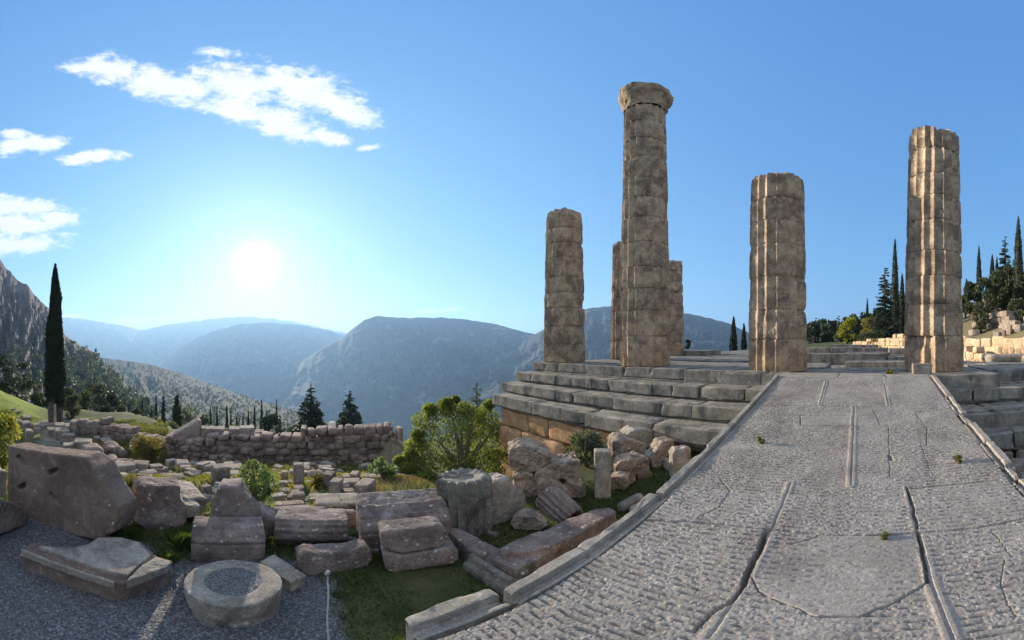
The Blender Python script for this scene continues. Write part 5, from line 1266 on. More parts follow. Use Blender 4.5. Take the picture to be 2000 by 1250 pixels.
# ------------------------------------------------------------------ trees, shrubs, grass
def leaves(P, size, aspect=0.5, T=None, seed=0, fold=0.0):
    g = np.random.default_rng(seed); n = len(P)
    t = g.normal(size=(n, 3)) if T is None else np.asarray(T, float) + g.normal(size=(n, 3)) * 0.28
    t /= np.linalg.norm(t, axis=1, keepdims=True) + 1e-9
    b = np.cross(t, g.normal(size=(n, 3))); b /= np.linalg.norm(b, axis=1, keepdims=True) + 1e-9
    s = (size * g.uniform(0.65, 1.35, n))[:, None] if np.isscalar(size) else (np.asarray(size) * g.uniform(0.65, 1.35, n))[:, None]
    V = np.empty((n, 4, 3)); V[:, 0] = P - t * s * .5; V[:, 1] = P + b * s * aspect * .5; V[:, 2] = P + t * s * .5; V[:, 3] = P - b * s * aspect * .5
    return V.reshape(-1, 3), [np.arange(n * 4).reshape(-1, 4)]
def clump_pts(n, cents, radii, g, shell=0.55):
    cents = np.asarray(cents, float); k = g.integers(0, len(cents), n)
    d = g.normal(size=(n, 3)); d /= np.linalg.norm(d, axis=1, keepdims=True)
    r = (shell + (1 - shell) * g.random(n) ** 0.7)[:, None]
    return cents[k] + d * r * np.asarray(radii, float)[k], d
CYP_T = np.array([0, .06, .15, .35, .55, .75, .88, .96, 1.0]); CYP_R = np.array([.45, .80, .96, 1.0, .82, .56, .33, .17, .03])
def cypress_mesh(h, w, n, seed, size, prof=None):
    g = np.random.default_rng(seed); t = g.random(int(n * 2)); Rr = np.interp(t, CYP_T, CYP_R if prof is None else prof)
    keep = g.random(len(t)) < 0.25 + 0.75 * Rr; t = t[keep][:n]; Rr = Rr[keep][:n]; m = len(t); ph = g.random(m) * 2 * math.pi
    lump = fbm(np.stack([np.cos(ph) * 1.6, np.sin(ph) * 1.6, t * h / w * 1.6 + seed], -1), seed, 4)
    r = w / 2 * Rr * (0.86 + 0.38 * lump) * (0.72 + 0.30 * g.random(m) ** .6)
    P = np.stack([r * np.cos(ph), r * np.sin(ph), t * h + g.normal(size=m) * size * .3], -1)
    T = np.stack([np.cos(ph) * .35, np.sin(ph) * .35, np.ones(m)], -1)
    V, Fs = leaves(P, size, 0.38, T, seed)
    # dense inner body
    k, q = 18, 24; tt = np.linspace(0, 1, q); pp = np.arange(k) / k * 2 * math.pi; A, B = np.meshgrid(pp, tt)
    rr = w / 2 * np.interp(B, CYP_T, CYP_R if prof is None else prof) * 0.74 * (0.9 + .3 * fbm(np.stack([np.cos(A) * 1.6, np.sin(A) * 1.6, B * h / w * 1.6 + seed], -1).reshape(-1, 3), seed, 3).reshape(A.shape))
    C = np.stack([rr * np.cos(A), rr * np.sin(A), B * h * .985], -1).reshape(-1, 3); i = np.arange(q - 1)[:, None] * k; j = np.arange(k)[None, :]
    return join([(V, Fs), (C, [np.stack([i + j, i + (j + 1) % k, i + k + (j + 1) % k, i + k + j], -1).reshape(-1, 4)])])
def fir_mesh(h, w, n, seed, size, levels=16):
    g = np.random.default_rng(seed); P, T = [], []
    nb = levels * 11
    for k in range(nb):
        f = 1 - math.sqrt(1 - (k + g.random()) / nb * .995); z = h * (0.03 + 0.96 * f); R = w / 2 * (1 - f) ** 0.82 + .02 * w
        ph = g.uniform(0, 2 * math.pi) if True else 0; L = R * g.uniform(.62, 1.12); m = max(5, int(n / nb * (.45 + 1.6 * (1 - f))))
        s = g.random(m) ** .6; side = g.normal(size=m) * .16 * L
        zz = z - s * L * .42 + (s ** 2) * L * .30 + g.normal(size=m) * .05 * L - np.abs(side) * .3
        x = s * L
        P.append(np.stack([x * math.cos(ph) - side * math.sin(ph), x * math.sin(ph) + side * math.cos(ph), zz], -1))
        T.append(np.tile([math.cos(ph), math.sin(ph), -.2], (m, 1)))
    return leaves(np.concatenate(P), size, .42, np.concatenate(T), seed)
def tree(name, label, base, trunk, crown, mat, group=None, cat='tree', tm='bark'):
    root = empty(name, tuple(base), label, cat, group)
    if trunk is not None: link('trunk', np_mesh('trunk', *trunk), M[tm], root)
    link('crown', np_mesh('crown', *crown), M[mat], root, smooth=False)
    return root
def base_h(px, top, d, sink=0.1):
    p = gpt(px, d); p[2] -= sink; return p, at_d(px, top, d)[2] - p[2]
def straight_trunk(h, r): return tube([(0, 0, -.2), (0, 0, h * .4), (0, 0, h * .9)], [r, r * .7, r * .15], 7)
def bushy(h, w, n, seed, size, ncl=14, flat=1.0, base=0.15, aspect=.55):
    g = np.random.default_rng(seed); cs, rs = [], []
    for _ in range(ncl):
        a = g.uniform(0, 2 * math.pi); f = g.random(); z = h * (base + (1 - base) * (0.12 + .80 * f)); R = w / 2 * math.sqrt(max(.05, 1 - ((f - .35) / .75) ** 2)) * .68 * g.random() ** .5
        cs.append((R * math.cos(a), R * math.sin(a), z)); q = w * g.uniform(.13, .25); rs.append((q, q, min(q * .85 * flat, h * .25)))
    P, d = clump_pts(n, cs, rs, g); P[:, 2] = np.maximum(P[:, 2], 0.02)
    return leaves(P, size, aspect, d * .7 + np.array([0, 0, .25]), seed), cs
def branches(cs, h, r, seed, k=7):
    g = np.random.default_rng(seed); parts = []
    for c in cs[:k]:
        c = np.array(c); m = np.array([c[0] * .25, c[1] * .25, c[2] * .5]); parts.append(tube([(0, 0, -.15), m * .6, m, c * [.7, .7, .8], c], [r, r * .8, r * .6, r * .35, r * .12], 6))
    return join(parts)

# the tall cypress
p, h = base_h(108, 517, 23.0); cw = 44 / F * 23.0
prof = np.array([.86, .90, .97, 1.0, .84, .58, .36, .18, .04]); V, Fs = cypress_mesh(h * .88, cw, 15000, 1, 0.17, prof); V[:, 2] += h * .12
tk = join([tube([(-.33, 0, -.3), (-.33, 0, h * .10), (-.25, 0, h * .2)], [.30, .30, .2], 8), tube([(.33, .05, -.3), (.36, 0, h * .10), (.25, 0, h * .2)], [.26, .27, .2], 8)])
big = tree('cypress', 'tall dark slender cypress towering alone at the far left', p, tk, (V, Fs), 'cypress')
x, y = polar(107.5, 22.2); zb = gz(107.5, 22.2)
pole = xform(tube([(0, 0, -.2), (0, 0, 0.5), (0, 0, 1.35), (0, 0, 1.37)], [.085, .08, .075, .02], 10), (0, 0, 0))
tag(link('wooden_post', np_mesh('wooden_post', *pole), M['pale'], None, (x, y, zb)), 'pale post standing in front of the tall cypress trunk', 'post')

# two firs and their neighbours beyond the rubble wall
for lb, px, top, d, w, n, sd in (('bigger fir with layered branches beyond the rubble wall, left of the small white house', 607, 743, 46, 62, 5200, 3), ('smaller fir with layered branches beyond the rubble wall, right of the small white house', 683, 756, 46, 54, 4200, 4)):
    p, h = base_h(px, top, d); hh = at_d(px, 850, d)[2]; h = h - (hh - p[2]) if hh > p[2] else h; p[2] = min(hh, p[2]) if hh < p[2] else hh
    tr_h = h; low = p[2] - gz(px, d)
    root = tree('fir_tree', lb, (p[0], p[1], gz(px, d)), tube([(0, 0, -.2), (0, 0, low + h * .5), (0, 0, low + h * .95)], [.28, .18, .03], 8), xform(fir_mesh(h, w / F * d * 1.15, n, sd, .34), (0, 0, low)), 'fir')
p, h = base_h(931, 738, 30); low = max(0, at_d(931, 850, 30)[2] - p[2])
tree('conifer', 'thin brownish conifer rising behind the leafy tree, beside the platform corner', p, tube([(0, 0, 0), (0, 0, h * .95)], [.15, .03], 6), xform(fir_mesh(h - low, 62 / F * 30, 1800, 8, .22, 12), (0, 0, low)), 'olive')

def far_cypress(lst, group, where, n=700, mat='cypress', name='cypress', fat=1.0):
    protos = []
    for k, (px, top, d, w) in enumerate(lst):
        p, h = base_h(px, top, d); wd_ = w / F * d
        lb = '%s cypress from the left %s' % (ORD[k], where)
        if k < 3:
            t = tree(name, lb, p, straight_trunk(h, .12), cypress_mesh(h, wd_, n, 60 + k + len(lst), max(.14, d * .0075)), mat, group); protos.append((t, h, wd_))
        else:
            src, h0, w0 = protos[k % 3]; t = copy_tree(src); t.location = p; t.scale = (wd_ / w0, wd_ / w0, h / h0); t.rotation_euler = (0, 0, k * 1.3); t['label'] = lb
    return protos
far_cypress([(252, 793, 52, 8), (278, 781, 60, 6), (295, 794, 66, 7), (305, 778, 62, 8), (319, 774, 56, 10), (345, 775, 48, 24), (411, 795, 70, 7), (424, 794, 72, 6), (443, 793, 68, 8), (451, 797, 74, 6), (462, 815, 66, 8), (475, 811, 72, 7), (485, 806, 70, 8), (497, 795, 76, 7), (511, 785, 78, 8), (540, 785, 80, 6), (547, 812, 74, 7), (520, 806, 82, 6)],
            'cypresses beyond the rubble wall', 'in the row beyond the rubble wall', 500)
far_cypress([(172, 738, 150, 6), (177, 735, 152, 7), (184, 733, 155, 8), (204, 748, 170, 6), (232, 776, 130, 6)], 'distant cypresses under the cliff', 'in the far group at the foot of the cliff', 260)

def pine(label, px, top, d, w, seed, mat='pine', group=None, n=1600, trunk_f=.35, name='pine_tree', size=None, ncl=16, shape=1.0, low_py=None):
    p, h = base_h(px, top, d); wd_ = w / F * d
    low = max(0, at_d(px, low_py, d)[2] - p[2]) if low_py else 0
    crown, cs = bushy(h - low, wd_, n, seed, size or d * .0075, ncl, shape, trunk_f)
    return tree(name, label, p, branches([(c[0], c[1], c[2] + low) for c in cs], h, max(.08, wd_ * .03), seed), xform(crown, (0, 0, low)), mat, group)
PN = 'pines behind the tall cypress'
for k, (px, top, d, w, lb) in enumerate([
    (12, 688, 42, 66, 'pine at the left edge behind the grass mound, the tallest there'), (46, 703, 46, 48, 'slim pine right of the tallest one behind the grass mound'), (70, 745, 44, 42, 'low pine between the grass mound and the tall cypress'), (-25, 700, 40, 60, 'pine partly cut by the left picture edge'),
    (160, 762, 40, 50, 'dark pine just right of the tall cypress'), (188, 752, 44, 52, 'broad dark pine right of the first one beside the tall cypress'), (216, 762, 46, 56, 'round-topped dark pine in the middle of the pine belt'), (240, 785, 42, 44, 'dark low pine at the right end of the pine belt'), (140, 755, 60, 40, 'far pine peeping over the olive bush'), (206, 790, 36, 50, 'low pine in front of the pine belt, above the low wall'), (262, 800, 48, 40, 'small pine left of the cypress row')]):
    pine(lb, px, top, d, w, 200 + k, 'pine' if k % 3 else 'fir', PN, 1900, .22, low_py=850 if px < 110 else 858)
pine('pale grey-green round olive bush beside the trunk of the tall cypress', 141, 771, 25, 44, 230, 'olive', None, 2600, .05, 'olive_bush', .14, 12)
pine('dark round bush between the cypress row and the bigger fir', 527, 812, 40, 54, 231, 'fir', None, 2000, .05, 'bush', .26, 12, low_py=862)
for k, (px, top, d, w, lb) in enumerate([(300, 818, 45, 50, 'pale olive tree low behind the sloping wall, the left one'), (370, 788, 58, 70, 'big pale olive tree right of the broad dark cypress'), (400, 812, 55, 44, 'small olive tree right of the big pale one'), (335, 828, 40, 44, 'low olive tree just behind the sloping wall'), (570, 832, 60, 50, 'low olive tree left of the bigger fir'), (465, 832, 50, 60, 'low olive tree behind the squared wall blocks'), (275, 812, 70, 40, 'far olive tree between the first two cypresses')]):
    pine(lb, px, top, d, w, 240 + k, 'olive' if k != 4 else 'pine', 'olive trees beyond the rubble wall', 1300, .1, 'olive_tree', low_py=865)

# broad-leaved tree between the bank and the platform
def leafy():
    bpt = gpt(905, 11.2); g = np.random.default_rng(5); cs, rs = [], []
    for px, py, dd, r in [(830, 825, 12.6, .50), (850, 860, 12.2, .62), (812, 870, 12.2, .42), (880, 815, 12.8, .55), (870, 795, 13, .38), (900, 850, 12.0, .6), (925, 820, 12.8, .55), (950, 812, 13.2, .5), (968, 840, 12.8, .42), (940, 865, 12.3, .6), (820, 905, 11.7, .45), (855, 905, 11.5, .6), (895, 905, 11.4, .6), (935, 905, 11.6, .55), (970, 890, 12.2, .42), (965, 925, 11.8, .4), (872, 785, 13.0, .2), (800, 892, 12, .3), (840, 800, 12.9, .3), (905, 800, 13.1, .36), (830, 935, 11.0, .35), (985, 860, 12.8, .3), (795, 915, 11.6, .3), (800, 945, 10.8, .3), (845, 955, 10.5, .35), (880, 940, 10.8, .4), (815, 850, 12.4, .25), (955, 790, 13.2, .22), (890, 780, 13.0, .16), (780, 900, 11.9, .2)]:
        cs.append(at_d(px, py, dd) - bpt); rs.append((r, r, r * .85))
    P, dr = clump_pts(24000, cs, rs, g, .25)
    P[:, 2] = np.maximum(P[:, 2], .05)
    parts = []
    for k in (1, 3, 5, 6, 8, 9, 13, 14, 12):
        c = cs[k]; parts.append(tube([(0, 0, -.2), c * [.15, .15, .35], c * [.4, .4, .72], c * [.8, .8, .98], c * [1.05, 1.05, 1.02]], [.11, .085, .06, .035, .012], 7))
    return bpt, join(parts), leaves(P, .085, .6, dr * .5 + np.array([0, 0, .3]), 9)
b_, tk, cr = leafy(); tree('fig_tree', 'broad bright green leafy tree between the dry bank and the platform corner', b_, tk, cr, 'fig')
# flowering bush, yellow-green shrubs, shrub on the pitted blocks
def shrub(name, label, px, py, top, w, z, n, mat, size, seed, ncl=14, d=None, aspect=.6, base=.05):
    if z == LZ: d = d or field_d(py); z = gz(px, d); size *= d / 13.0
    d = d or dist_at(py, z); x, y = polar(px, d); h = at_d(px, top, d)[2] - z; crown, cs = bushy(h, w / F * d, n, seed, size, ncl, 1.0, base, aspect)
    return tree(name, label, (x, y, z - .03), branches(cs, h, .02 + .01 * h, seed, 9), crown, mat, None, 'shrub')
shrub('flowering_bush', 'upright glossy green bush with pale blossoms in the lower ruin field', 502, 1000, 896, 86, LZ, 3600, 'glossy', .10, 31, 22)
shrub('yellow_bush', 'bright yellow-green bush at the left edge behind the tall slab', 6, 925, 812, 100, LZ, 4200, 'yellow', .11, 32, 18)
shrub('autumn_shrub', 'yellow-green shrub with brownish side growing over the rubble stub', 288, 905, 850, 84, LZ + .1, 4500, 'autumn', .09, 33, 22)
shrub('autumn_shrub', 'small rounded shrub with an orange tint in the lower ruin field', 622, 955, 928, 38, LZ, 1500, 'autumn', .075, 34, 10)
shrub('green_shrub', 'low dark green shrub growing over the blocks below the steps', 1146, 905, 847, 110, GZ + .15, 4200, 'olive', .065, 35, 20, d=7.0)
shrub('drooping_plant', 'drooping long-leaved plant at the foot of the dry bank', 748, 938, 895, 62, LZ, 500, 'glossy', .22, 36, 8, aspect=.25)
shrub('small_weed', 'green weed standing on the right side of the ramp', 1873, 905, 880, 24, float(at_ramp(1873, 905)[2]), 190, 'fieldgrass', .045, 37, 6, d=float(np.linalg.norm(at_ramp(1873, 905)[:2])), aspect=.5)
shrub('small_weed', 'green weed growing in the joint at the top of the ramp', 1742, 733, 717, 26, -.02, 160, 'fieldgrass', .07, 38, 6, d=8.75)
shrub('small_weed', 'small pale weed in the left half of the ramp', 1486, 866, 850, 20, float(at_ramp(1486, 866)[2]), 120, 'fieldgrass', .04, 39, 5, d=float(np.linalg.norm(at_ramp(1486, 866)[:2])))
shrub('small_weed', 'little weed in the joint at the far edge of the smooth ramp slab', 1728, 1050, 1036, 34, float(at_ramp(1728, 1050)[2]), 160, 'fieldgrass', .028, 40, 6, d=float(np.linalg.norm(at_ramp(1728, 1050)[:2])))

# right-hand trees
far_cypress([(1433, 620, 48, 17), (1453, 634, 55, 12)], 'cypresses left of the flat-topped column', 'of the pair standing left of the flat-topped column', 1300)
for lb, px, top, d, w, mt, kind in [('high slim cypress behind the fir, left of the rightmost column', 1748, 467, 40, 22, 'cypress', 'c'), ('shorter cypress hidden against the rightmost column', 1762, 535, 41, 18, 'cypress', 'c'), ('slim small cypress standing above the forest between the two right columns', 1694, 584, 60, 9, 'cypress', 'c'),
                                    ('slim cypress nearest the rightmost column on the right slope', 1912, 481, 44, 15, 'cypress', 'c'), ('highest cypress at the right picture edge', 1989, 424, 36, 26, 'cypress', 'c'), ('middle cypress of the right slope, behind the pines', 1938, 497, 48, 16, 'cypress', 'c'), ('thin cypress close beside the middle one on the right slope', 1947, 503, 50, 12, 'cypress', 'c'), ('cypress cut by the right picture edge', 2008, 470, 38, 22, 'cypress', 'c'), ('tiny cypress tip showing beside the rightmost column', 1888, 545, 60, 10, 'cypress', 'c'),
                                    ('big dense fir left of the rightmost column', 1728, 508, 38, 56, 'fir', 'f'), ('ragged fir standing among the pines on the right slope', 1963, 450, 40, 44, 'fir', 'f')]:
    p, h = base_h(px, top, d); wd_ = w / F * d
    if kind == 'c': tree('cypress', lb, p, straight_trunk(h, .15), cypress_mesh(h, wd_, 2600, int(px), .2), mt, 'cypresses on the right')
    else: tree('fir_tree', lb, p, straight_trunk(h, .22), fir_mesh(h, wd_ * 1.1, 6500, int(px), .26, 22), mt)
for k, (px, top, d, w, mt, lb) in enumerate([(1655, 622, 46, 46, 'yellow', 'yellow autumn tree between the two right columns'), (1702, 618, 48, 54, 'autumn', 'bare brownish tree right of the yellow one'), (1590, 628, 70, 30, 'fir', 'dark tree beside the right flank of the flat-topped column'), (1612, 632, 72, 36, 'fir', 'second dark tree right of the flat-topped column'), (1632, 626, 75, 36, 'pine', 'grey-green tree behind the yellow one'), (1668, 612, 78, 40, 'pine', 'grey-green tree rising over the yellow one'), (1692, 605, 80, 40, 'fir', 'dark tree in the wood below the small cypress'), (1712, 600, 70, 36, 'fir', 'dark tree left of the big dense fir'), (1640, 648, 55, 26, 'olive', 'low olive bush at the left of the yellow tree'), (1690, 650, 44, 40, 'olive', 'low grey bush under the brownish tree')]):
    pine(lb, px, top, d, w, 300 + k, mt, 'trees between the two right columns', 1500, .08, 'leafy_tree')
for k, (px, top, d, w, lb) in enumerate([(1900, 548, 36, 44, 'round pine beside the rightmost column on the right slope'), (1926, 540, 34, 46, 'round pine, second from the rightmost column'), (1950, 530, 37, 50, 'broad pine under the ragged fir'), (1975, 520, 39, 44, 'pine between the ragged fir and the highest cypress'), (2000, 530, 36, 44, 'pine at the right picture edge'), (1886, 570, 42, 30, 'small pine half hidden by the rightmost column'), (1985, 580, 31, 40, 'low yellowish shrub on the slope under the highest cypress'), (1915, 592, 31, 36, 'low shrub on the slope under the round pines')]):
    pine(lb, px, top, d, w, 320 + k, 'pine' if k < 6 else 'olive', 'pines on the right slope', 2600, .15 if k < 6 else .03)
for k, (px, top, d, w, lb) in enumerate([(1345, 656, 60, 16, 'dark shrub behind the rear column right of the tallest one'), (1410, 690, 42, 40, 'pale scrub left of the small cypress pair'), (1470, 700, 40, 40, 'pale scrub at the left foot of the flat-topped column'), (1440, 696, 38, 40, 'pale scrub below the small cypress pair')]):
    pine(lb, px, top, d, w, 340 + k, 'olive' if k else 'fir', 'scrub behind the temple floor', 900, .05, 'scrub_bush')

g_ = np.random.default_rng(21)
for k in range(19):
    px = 1572 + k * 9.2 + g_.uniform(-3, 3); d = g_.uniform(66, 100); top = 632 - 22 * (k / 18.0) + g_.uniform(-9, 7)
    if k % 5 == 2: p, h = base_h(px, top - 8, d); tree('fir_tree', '%s tree from the left in the wood behind the yellow tree, a pointed one' % ORD[k], p, straight_trunk(h, .15), fir_mesh(h, 26 / F * d, 900, 400 + k, .5, 9), 'fir', 'small trees of the wood between the columns')
    else: pine('%s small tree from the left in the wood behind the yellow autumn tree' % ORD[k], px, top, d, g_.uniform(26, 38), 400 + k, ('pine', 'fir', 'olive', 'pine')[k % 4], 'small trees of the wood between the columns', 900, .03, 'leafy_tree')
# far woods on the valley slope and under the cliff: one mass each
def woods(name, label, n, pxr, pyr, dr, mat, seed, size, zoff=0.0):
    g = np.random.default_rng(seed); P = []
    for _ in range(n):
        px = g.uniform(*pxr); d = math.exp(g.uniform(math.log(dr[0]), math.log(dr[1]))); P.append((px, d))
    return P, g
dg = bpy.context.evaluated_depsgraph_get()
def scatter_on_hills(name, label, n, pxr, pyr, seed, mat, hmin, hmax):
    bpy.context.view_layer.update(); dgr = bpy.context.evaluated_depsgraph_get()
    g = np.random.default_rng(seed); parts = []
    for _ in range(n):
        px, py = g.uniform(*pxr), g.uniform(*pyr); r_ = ray(px, py)
        hit, loc, nr, idx, ob, mt = scene.ray_cast(dgr, Vector((0, 0, EZ)), Vector(r_))
        if not hit or not (ob.name.startswith('hill') or ob.name.startswith('cliff') or ob.name.startswith('ground')): continue
        d = math.hypot(loc[0], loc[1])
        if d < 60: continue
        h = g.uniform(hmin, hmax); m = 26
        dd = g.normal(size=(m, 3)); dd /= np.linalg.norm(dd, axis=1, keepdims=True); slim = g.random() < .12
        rad = np.array([h * .16, h * .16, h * .7]) if slim else np.array([h * .5, h * .5, h * .42])
        pts = dd * rad * g.uniform(.6, 1, (m, 1)) + np.array(loc) + [0, 0, h * (.65 if slim else .4)]
        parts.append(leaves(pts, h * .42, .7, None, int(g.integers(1e6))))
    V, Fs = join(parts); return tag(link(name, np_mesh(name, V, Fs), M[mat], smooth=False), label, None, None, 'stuff')
SC_WOODS = [('scrub_woods', 'olive trees and scrub covering the valley slope', 2600, (120, 590), (690, 838), 41, 'pine', 2.5, 6.0), ('cliff_scrub', 'dark scrub and small trees on the foot of the cliff', 520, (0, 240), (668, 810), 42, 'pine', 2.0, 5.0)]
for a in SC_WOODS: scatter_on_hills(*a)
# small white houses in the valley
def house(label, px, top, b, d, w):
    zb = at_d(px, b, d)[2]; zt = at_d(px, top, d)[2]; W = w / F * d; H = zt - zb; x, y = polar(px, d)
    root = empty('house', (x, y, zb - H * .6), label, 'house'); root.rotation_euler = (0, 0, (PX0 - px) / F)
    Vw, Fw = cube_grid(1); Vw = (Vw / 2 + [0, 0, .5]) * [W, W * .7, H * 1.2]; link('wall', np_mesh('wall', Vw, [Fw]), M['white'], root, smooth=False)
    z0 = H * 1.2; Vr = np.array([[-W * .56, -W * .4, z0 - .03], [W * .56, -W * .4, z0 - .03], [W * .56, W * .4, z0 - .03], [-W * .56, W * .4, z0 - .03], [-W * .5, 0, z0 + H * .42], [W * .5, 0, z0 + H * .42]])
    link('roof', np_mesh('roof', Vr, [np.array([[0, 1, 5, 4], [2, 3, 4, 5]]), np.array([[1, 2, 5], [3, 0, 4]])]), M['roof'], root, smooth=False)
    for k in (-.25, .25):
        v = np.array([[k * W - W * .07, -W * .352, H * .55], [k * W + W * .07, -W * .352, H * .55], [k * W + W * .07, -W * .352, H * .95], [k * W - W * .07, -W * .352, H * .95]]); link('window', np_mesh('window', v, [np.array([[0, 1, 2, 3]])]), M['metal'], root, smooth=False)
    return root
house('small white house with a pale roof showing between the two firs', 657, 823, 836, 75, 26)
house('tiny white house on the far valley slope, right of the cypress tops', 336, 736, 741, 780, 6)
house('tiny pale house on the near valley slope below the cliff', 232, 741, 750, 420, 6)
house('tiny pale house among the olives, above the broad dark cypress', 312, 774, 780, 300, 8)
house('tiny pale house beside the road on the valley slope', 470, 800, 806, 330, 6)

# grass
def blades(P, h, w, seed, lean=.35):
    g = np.random.default_rng(seed); n = len(P); hh = h * g.uniform(.5, 1.3, n); a = g.uniform(0, 2 * math.pi, n)
    b = np.stack([np.cos(a), np.sin(a), a * 0], -1) * (w * g.uniform(.6, 1.3, n))[:, None]; l = g.normal(size=(n, 3)) * lean; l[:, 2] = 0
    V = np.empty((n, 4, 3)); V[:, 0] = P - b; V[:, 1] = P + b; V[:, 2] = P + b * .5 + np.stack([l[:, 0] * hh * .35, l[:, 1] * hh * .35, hh * .6], -1); V[:, 3] = P + np.stack([l[:, 0] * hh, l[:, 1] * hh, hh * .95], -1)
    return V.reshape(-1, 3), [np.arange(n * 4).reshape(-1, 4)]
def ground_pts(n, pxr, dr, seed, keep):
    g = np.random.default_rng(seed); px = g.uniform(*pxr, n); d = np.sqrt(g.uniform(dr[0] ** 2, dr[1] ** 2, n)); th = (PX0 - px) / F
    P = np.stack([-np.sin(th) * d, np.cos(th) * d, np.zeros(n)], -1); k = keep(px, d, P, g); px, d, P = px[k], d[k], P[k]; P[:, 2] = ground_z(px, d) - .005
    return P
def keep_near(px, d, P, g):
    lip = np.interp(px, LIP_PX, LIP_D); gm = gravel_mask(px, d, P)
    dens = sstep(-.25, .25, fbm(P * 1.6, 71, 3) + .12)
    rampx = (P[:, 0] > -1.95) & (P[:, 0] < 1.7) & (P[:, 1] > .4)
    return (g.random(len(px)) < dens * (1 - gm) * .95) & (d < lip + .6) & (~rampx) & (P[:, 1] < 6.5)
V, Fs = blades(ground_pts(150000, (-100, 1480), (1.5, 8), 61, keep_near), .055, .0045, 62)
tag(link('grass', np_mesh('grass', V, Fs), M['grass'], smooth=False), 'short dark green grass among the front stones', None, None, 'stuff')
def keep_field(px, d, P, g):
    lip = np.interp(px, LIP_PX, LIP_D); dens = sstep(-.12, .16, fbm(P * .8, 73, 4)) * sstep(5.1, 5.8, d)
    wall = sstep(14.6, 13.0, d) * (px > 330) + (px <= 330)
    path = sstep(60, 90, px) * sstep(190, 130, px) * sstep(17, 19, d)
    return (g.random(len(px)) < dens * wall * (1 - path)) & (px < 715)
V, Fs = blades(ground_pts(150000, (-60, 720), (5, 24), 63, keep_field), .13, .008, 64, .45)
tag(link('grass', np_mesh('grass', V, Fs), M['fieldgrass'], smooth=False), 'yellow green tufted grass over the lower ruin field', None, None, 'stuff')
def keep_dry(px, d, P, g): return g.random(len(px)) < sstep(700, 740, px) * sstep(10.5, 9.6, d) * (.35 + .65 * sstep(-.1, .2, fbm(P * .8, 75, 3)))
V, Fs = blades(ground_pts(14000, (700, 850), (5.1, 10.6), 65, keep_dry), .07, .005, 66, .6)
tag(link('dry_grass', np_mesh('dry_grass', V, Fs), M['drygrass'], smooth=False), 'dry straw-coloured grass on the path beside the leafy tree', None, None, 'stuff')
def tuft(label, px, py, z, n, h, r, mat, seed, d=None):
    if z == LZ: d = field_d(py); z = gz(px, d)
    d = d or dist_at(py, z); g = np.random.default_rng(seed); x, y = polar(px, d); a = g.uniform(0, 6.28, n); q = r * np.sqrt(g.random(n)); P = np.stack([q * np.cos(a), q * np.sin(a), a * 0], -1)
    V, Fs = blades(P, h, h * .0028 + .0007, seed, .33); return tag(link('grass_tuft', np_mesh('grass_tuft', V, Fs), M[mat], None, (x, y, z), smooth=False), label, 'grass tuft')
tuft('tuft of dry yellow grass in front of the rounded-top block, left ruin field', 262, 955, LZ, 700, .24, .3, 'drygrass', 81)
tuft('tuft of dry brown grass behind the big stepped moulding', 690, 1022, GZ - .1, 900, .22, .16, 'drygrass', 82, 5.2)
tuft('tuft of fresh green grass between the holed stone and the spotted moulding', 360, 1062, GZ, 600, .17, .18, 'grass', 83)
tuft('small tuft of grass at the right tip of the corner slab', 328, 1098, GZ, 160, .14, .09, 'grass', 84)
tuft('dark leafy tuft between the tall slab and the holed stone', 243, 1052, GZ, 700, .13, .2, 'grass', 85)
tuft('bright green tuft at the bottom edge beside the kerb end', 798, 1243, GZ, 260, .09, .09, 'grass', 86, 2.28)
tuft('tall grass tuft left of the upright fluted drum', 818, 992, GZ - .25, 520, .40, .30, 'olive', 87, 5.7)
tuft('pale low weed on the grass right of the barrier stake', 665, 1165, GZ, 120, .07, .07, 'grass', 88)
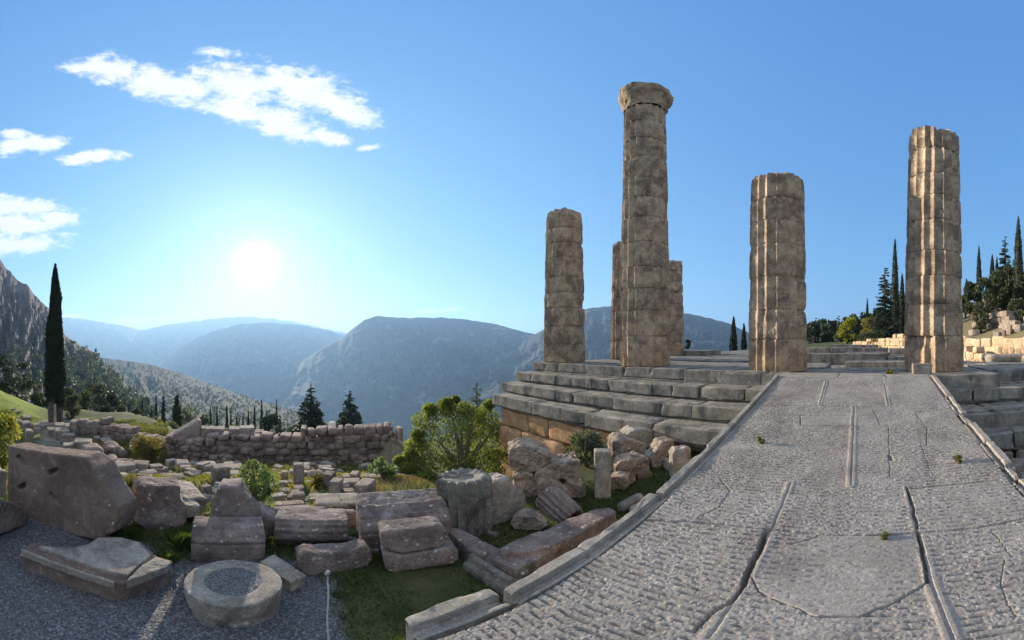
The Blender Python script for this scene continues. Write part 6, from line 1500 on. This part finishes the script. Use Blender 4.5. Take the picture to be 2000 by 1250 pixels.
# loose gravel stones
def keep_gr(px, d, P, g): return (g.random(len(px)) < gravel_mask(px, d, P)) & ~((P[:, 0] > -1.95) & (P[:, 1] > .6) & (P[:, 0] < 1.7))
P = ground_pts(26000, (-250, 720), (1.9, 5.6), 67, keep_gr); g_ = np.random.default_rng(68); n = len(P)
O = np.array([[1, 0, 0], [-1, 0, 0], [0, 1, 0], [0, -1, 0], [0, 0, .7], [0, 0, -.7]]); s_ = (g_.uniform(.003, .009, n) * (1 + 1.2 * (g_.random(n) < .03)))[:, None, None]
V = (P[:, None, :] + O[None] * s_ * g_.uniform(.6, 1.3, (n, 6, 1)) + [0, 0, .004]).reshape(-1, 3); T = np.array([[0, 2, 4], [2, 1, 4], [1, 3, 4], [3, 0, 4]])
T = (np.arange(n)[:, None, None] * 6 + T[None]).reshape(-1, 3)
mp_, nt, N, L = new_mat('gravel_grains'); g2 = N.new('ShaderNodeNewGeometry'); r = ramp_node(N, [(0, (0.05, 0.049, 0.051)), (.5, (.12, .118, .12)), (.85, (.20, .195, .19)), (1, (.36, .35, .34))]); L.new(g2.outputs['Random Per Island'], r.inputs[0]); finish(mp_, N, L, r.outputs[0])
tag(link('gravel', np_mesh('gravel', V, [T]), mp_, smooth=False), 'loose grey gravel in front of the stones', None, None, 'stuff')

# ------------------------------------------------------------------ the air
def haze():
    me = bpy.data.meshes.new('haze'); V, Q = cube_grid(1); R = 14500.0
    V = V * [R, R, 1]; V[:, 2] = np.where(V[:, 2] > 0, 640.0, -1125.0)
    me = np_mesh('haze', V, [Q]); m, nt, N, L = new_mat('haze_air')
    v = N.new('ShaderNodeVolumePrincipled'); o = N.new('ShaderNodeOutputMaterial')
    v.inputs['Color'].default_value = (0.37, 0.63, 1.0, 1); v.inputs['Density'].default_value = HAZE_DENSITY; v.inputs['Anisotropy'].default_value = 0.3
    L.new(v.outputs[0], o.inputs['Volume'])
    tag(link('haze', me, m, smooth=False), 'thin blue haze filling the valley', None, None, 'stuff')
HAZE_DENSITY = 0.00015
haze()
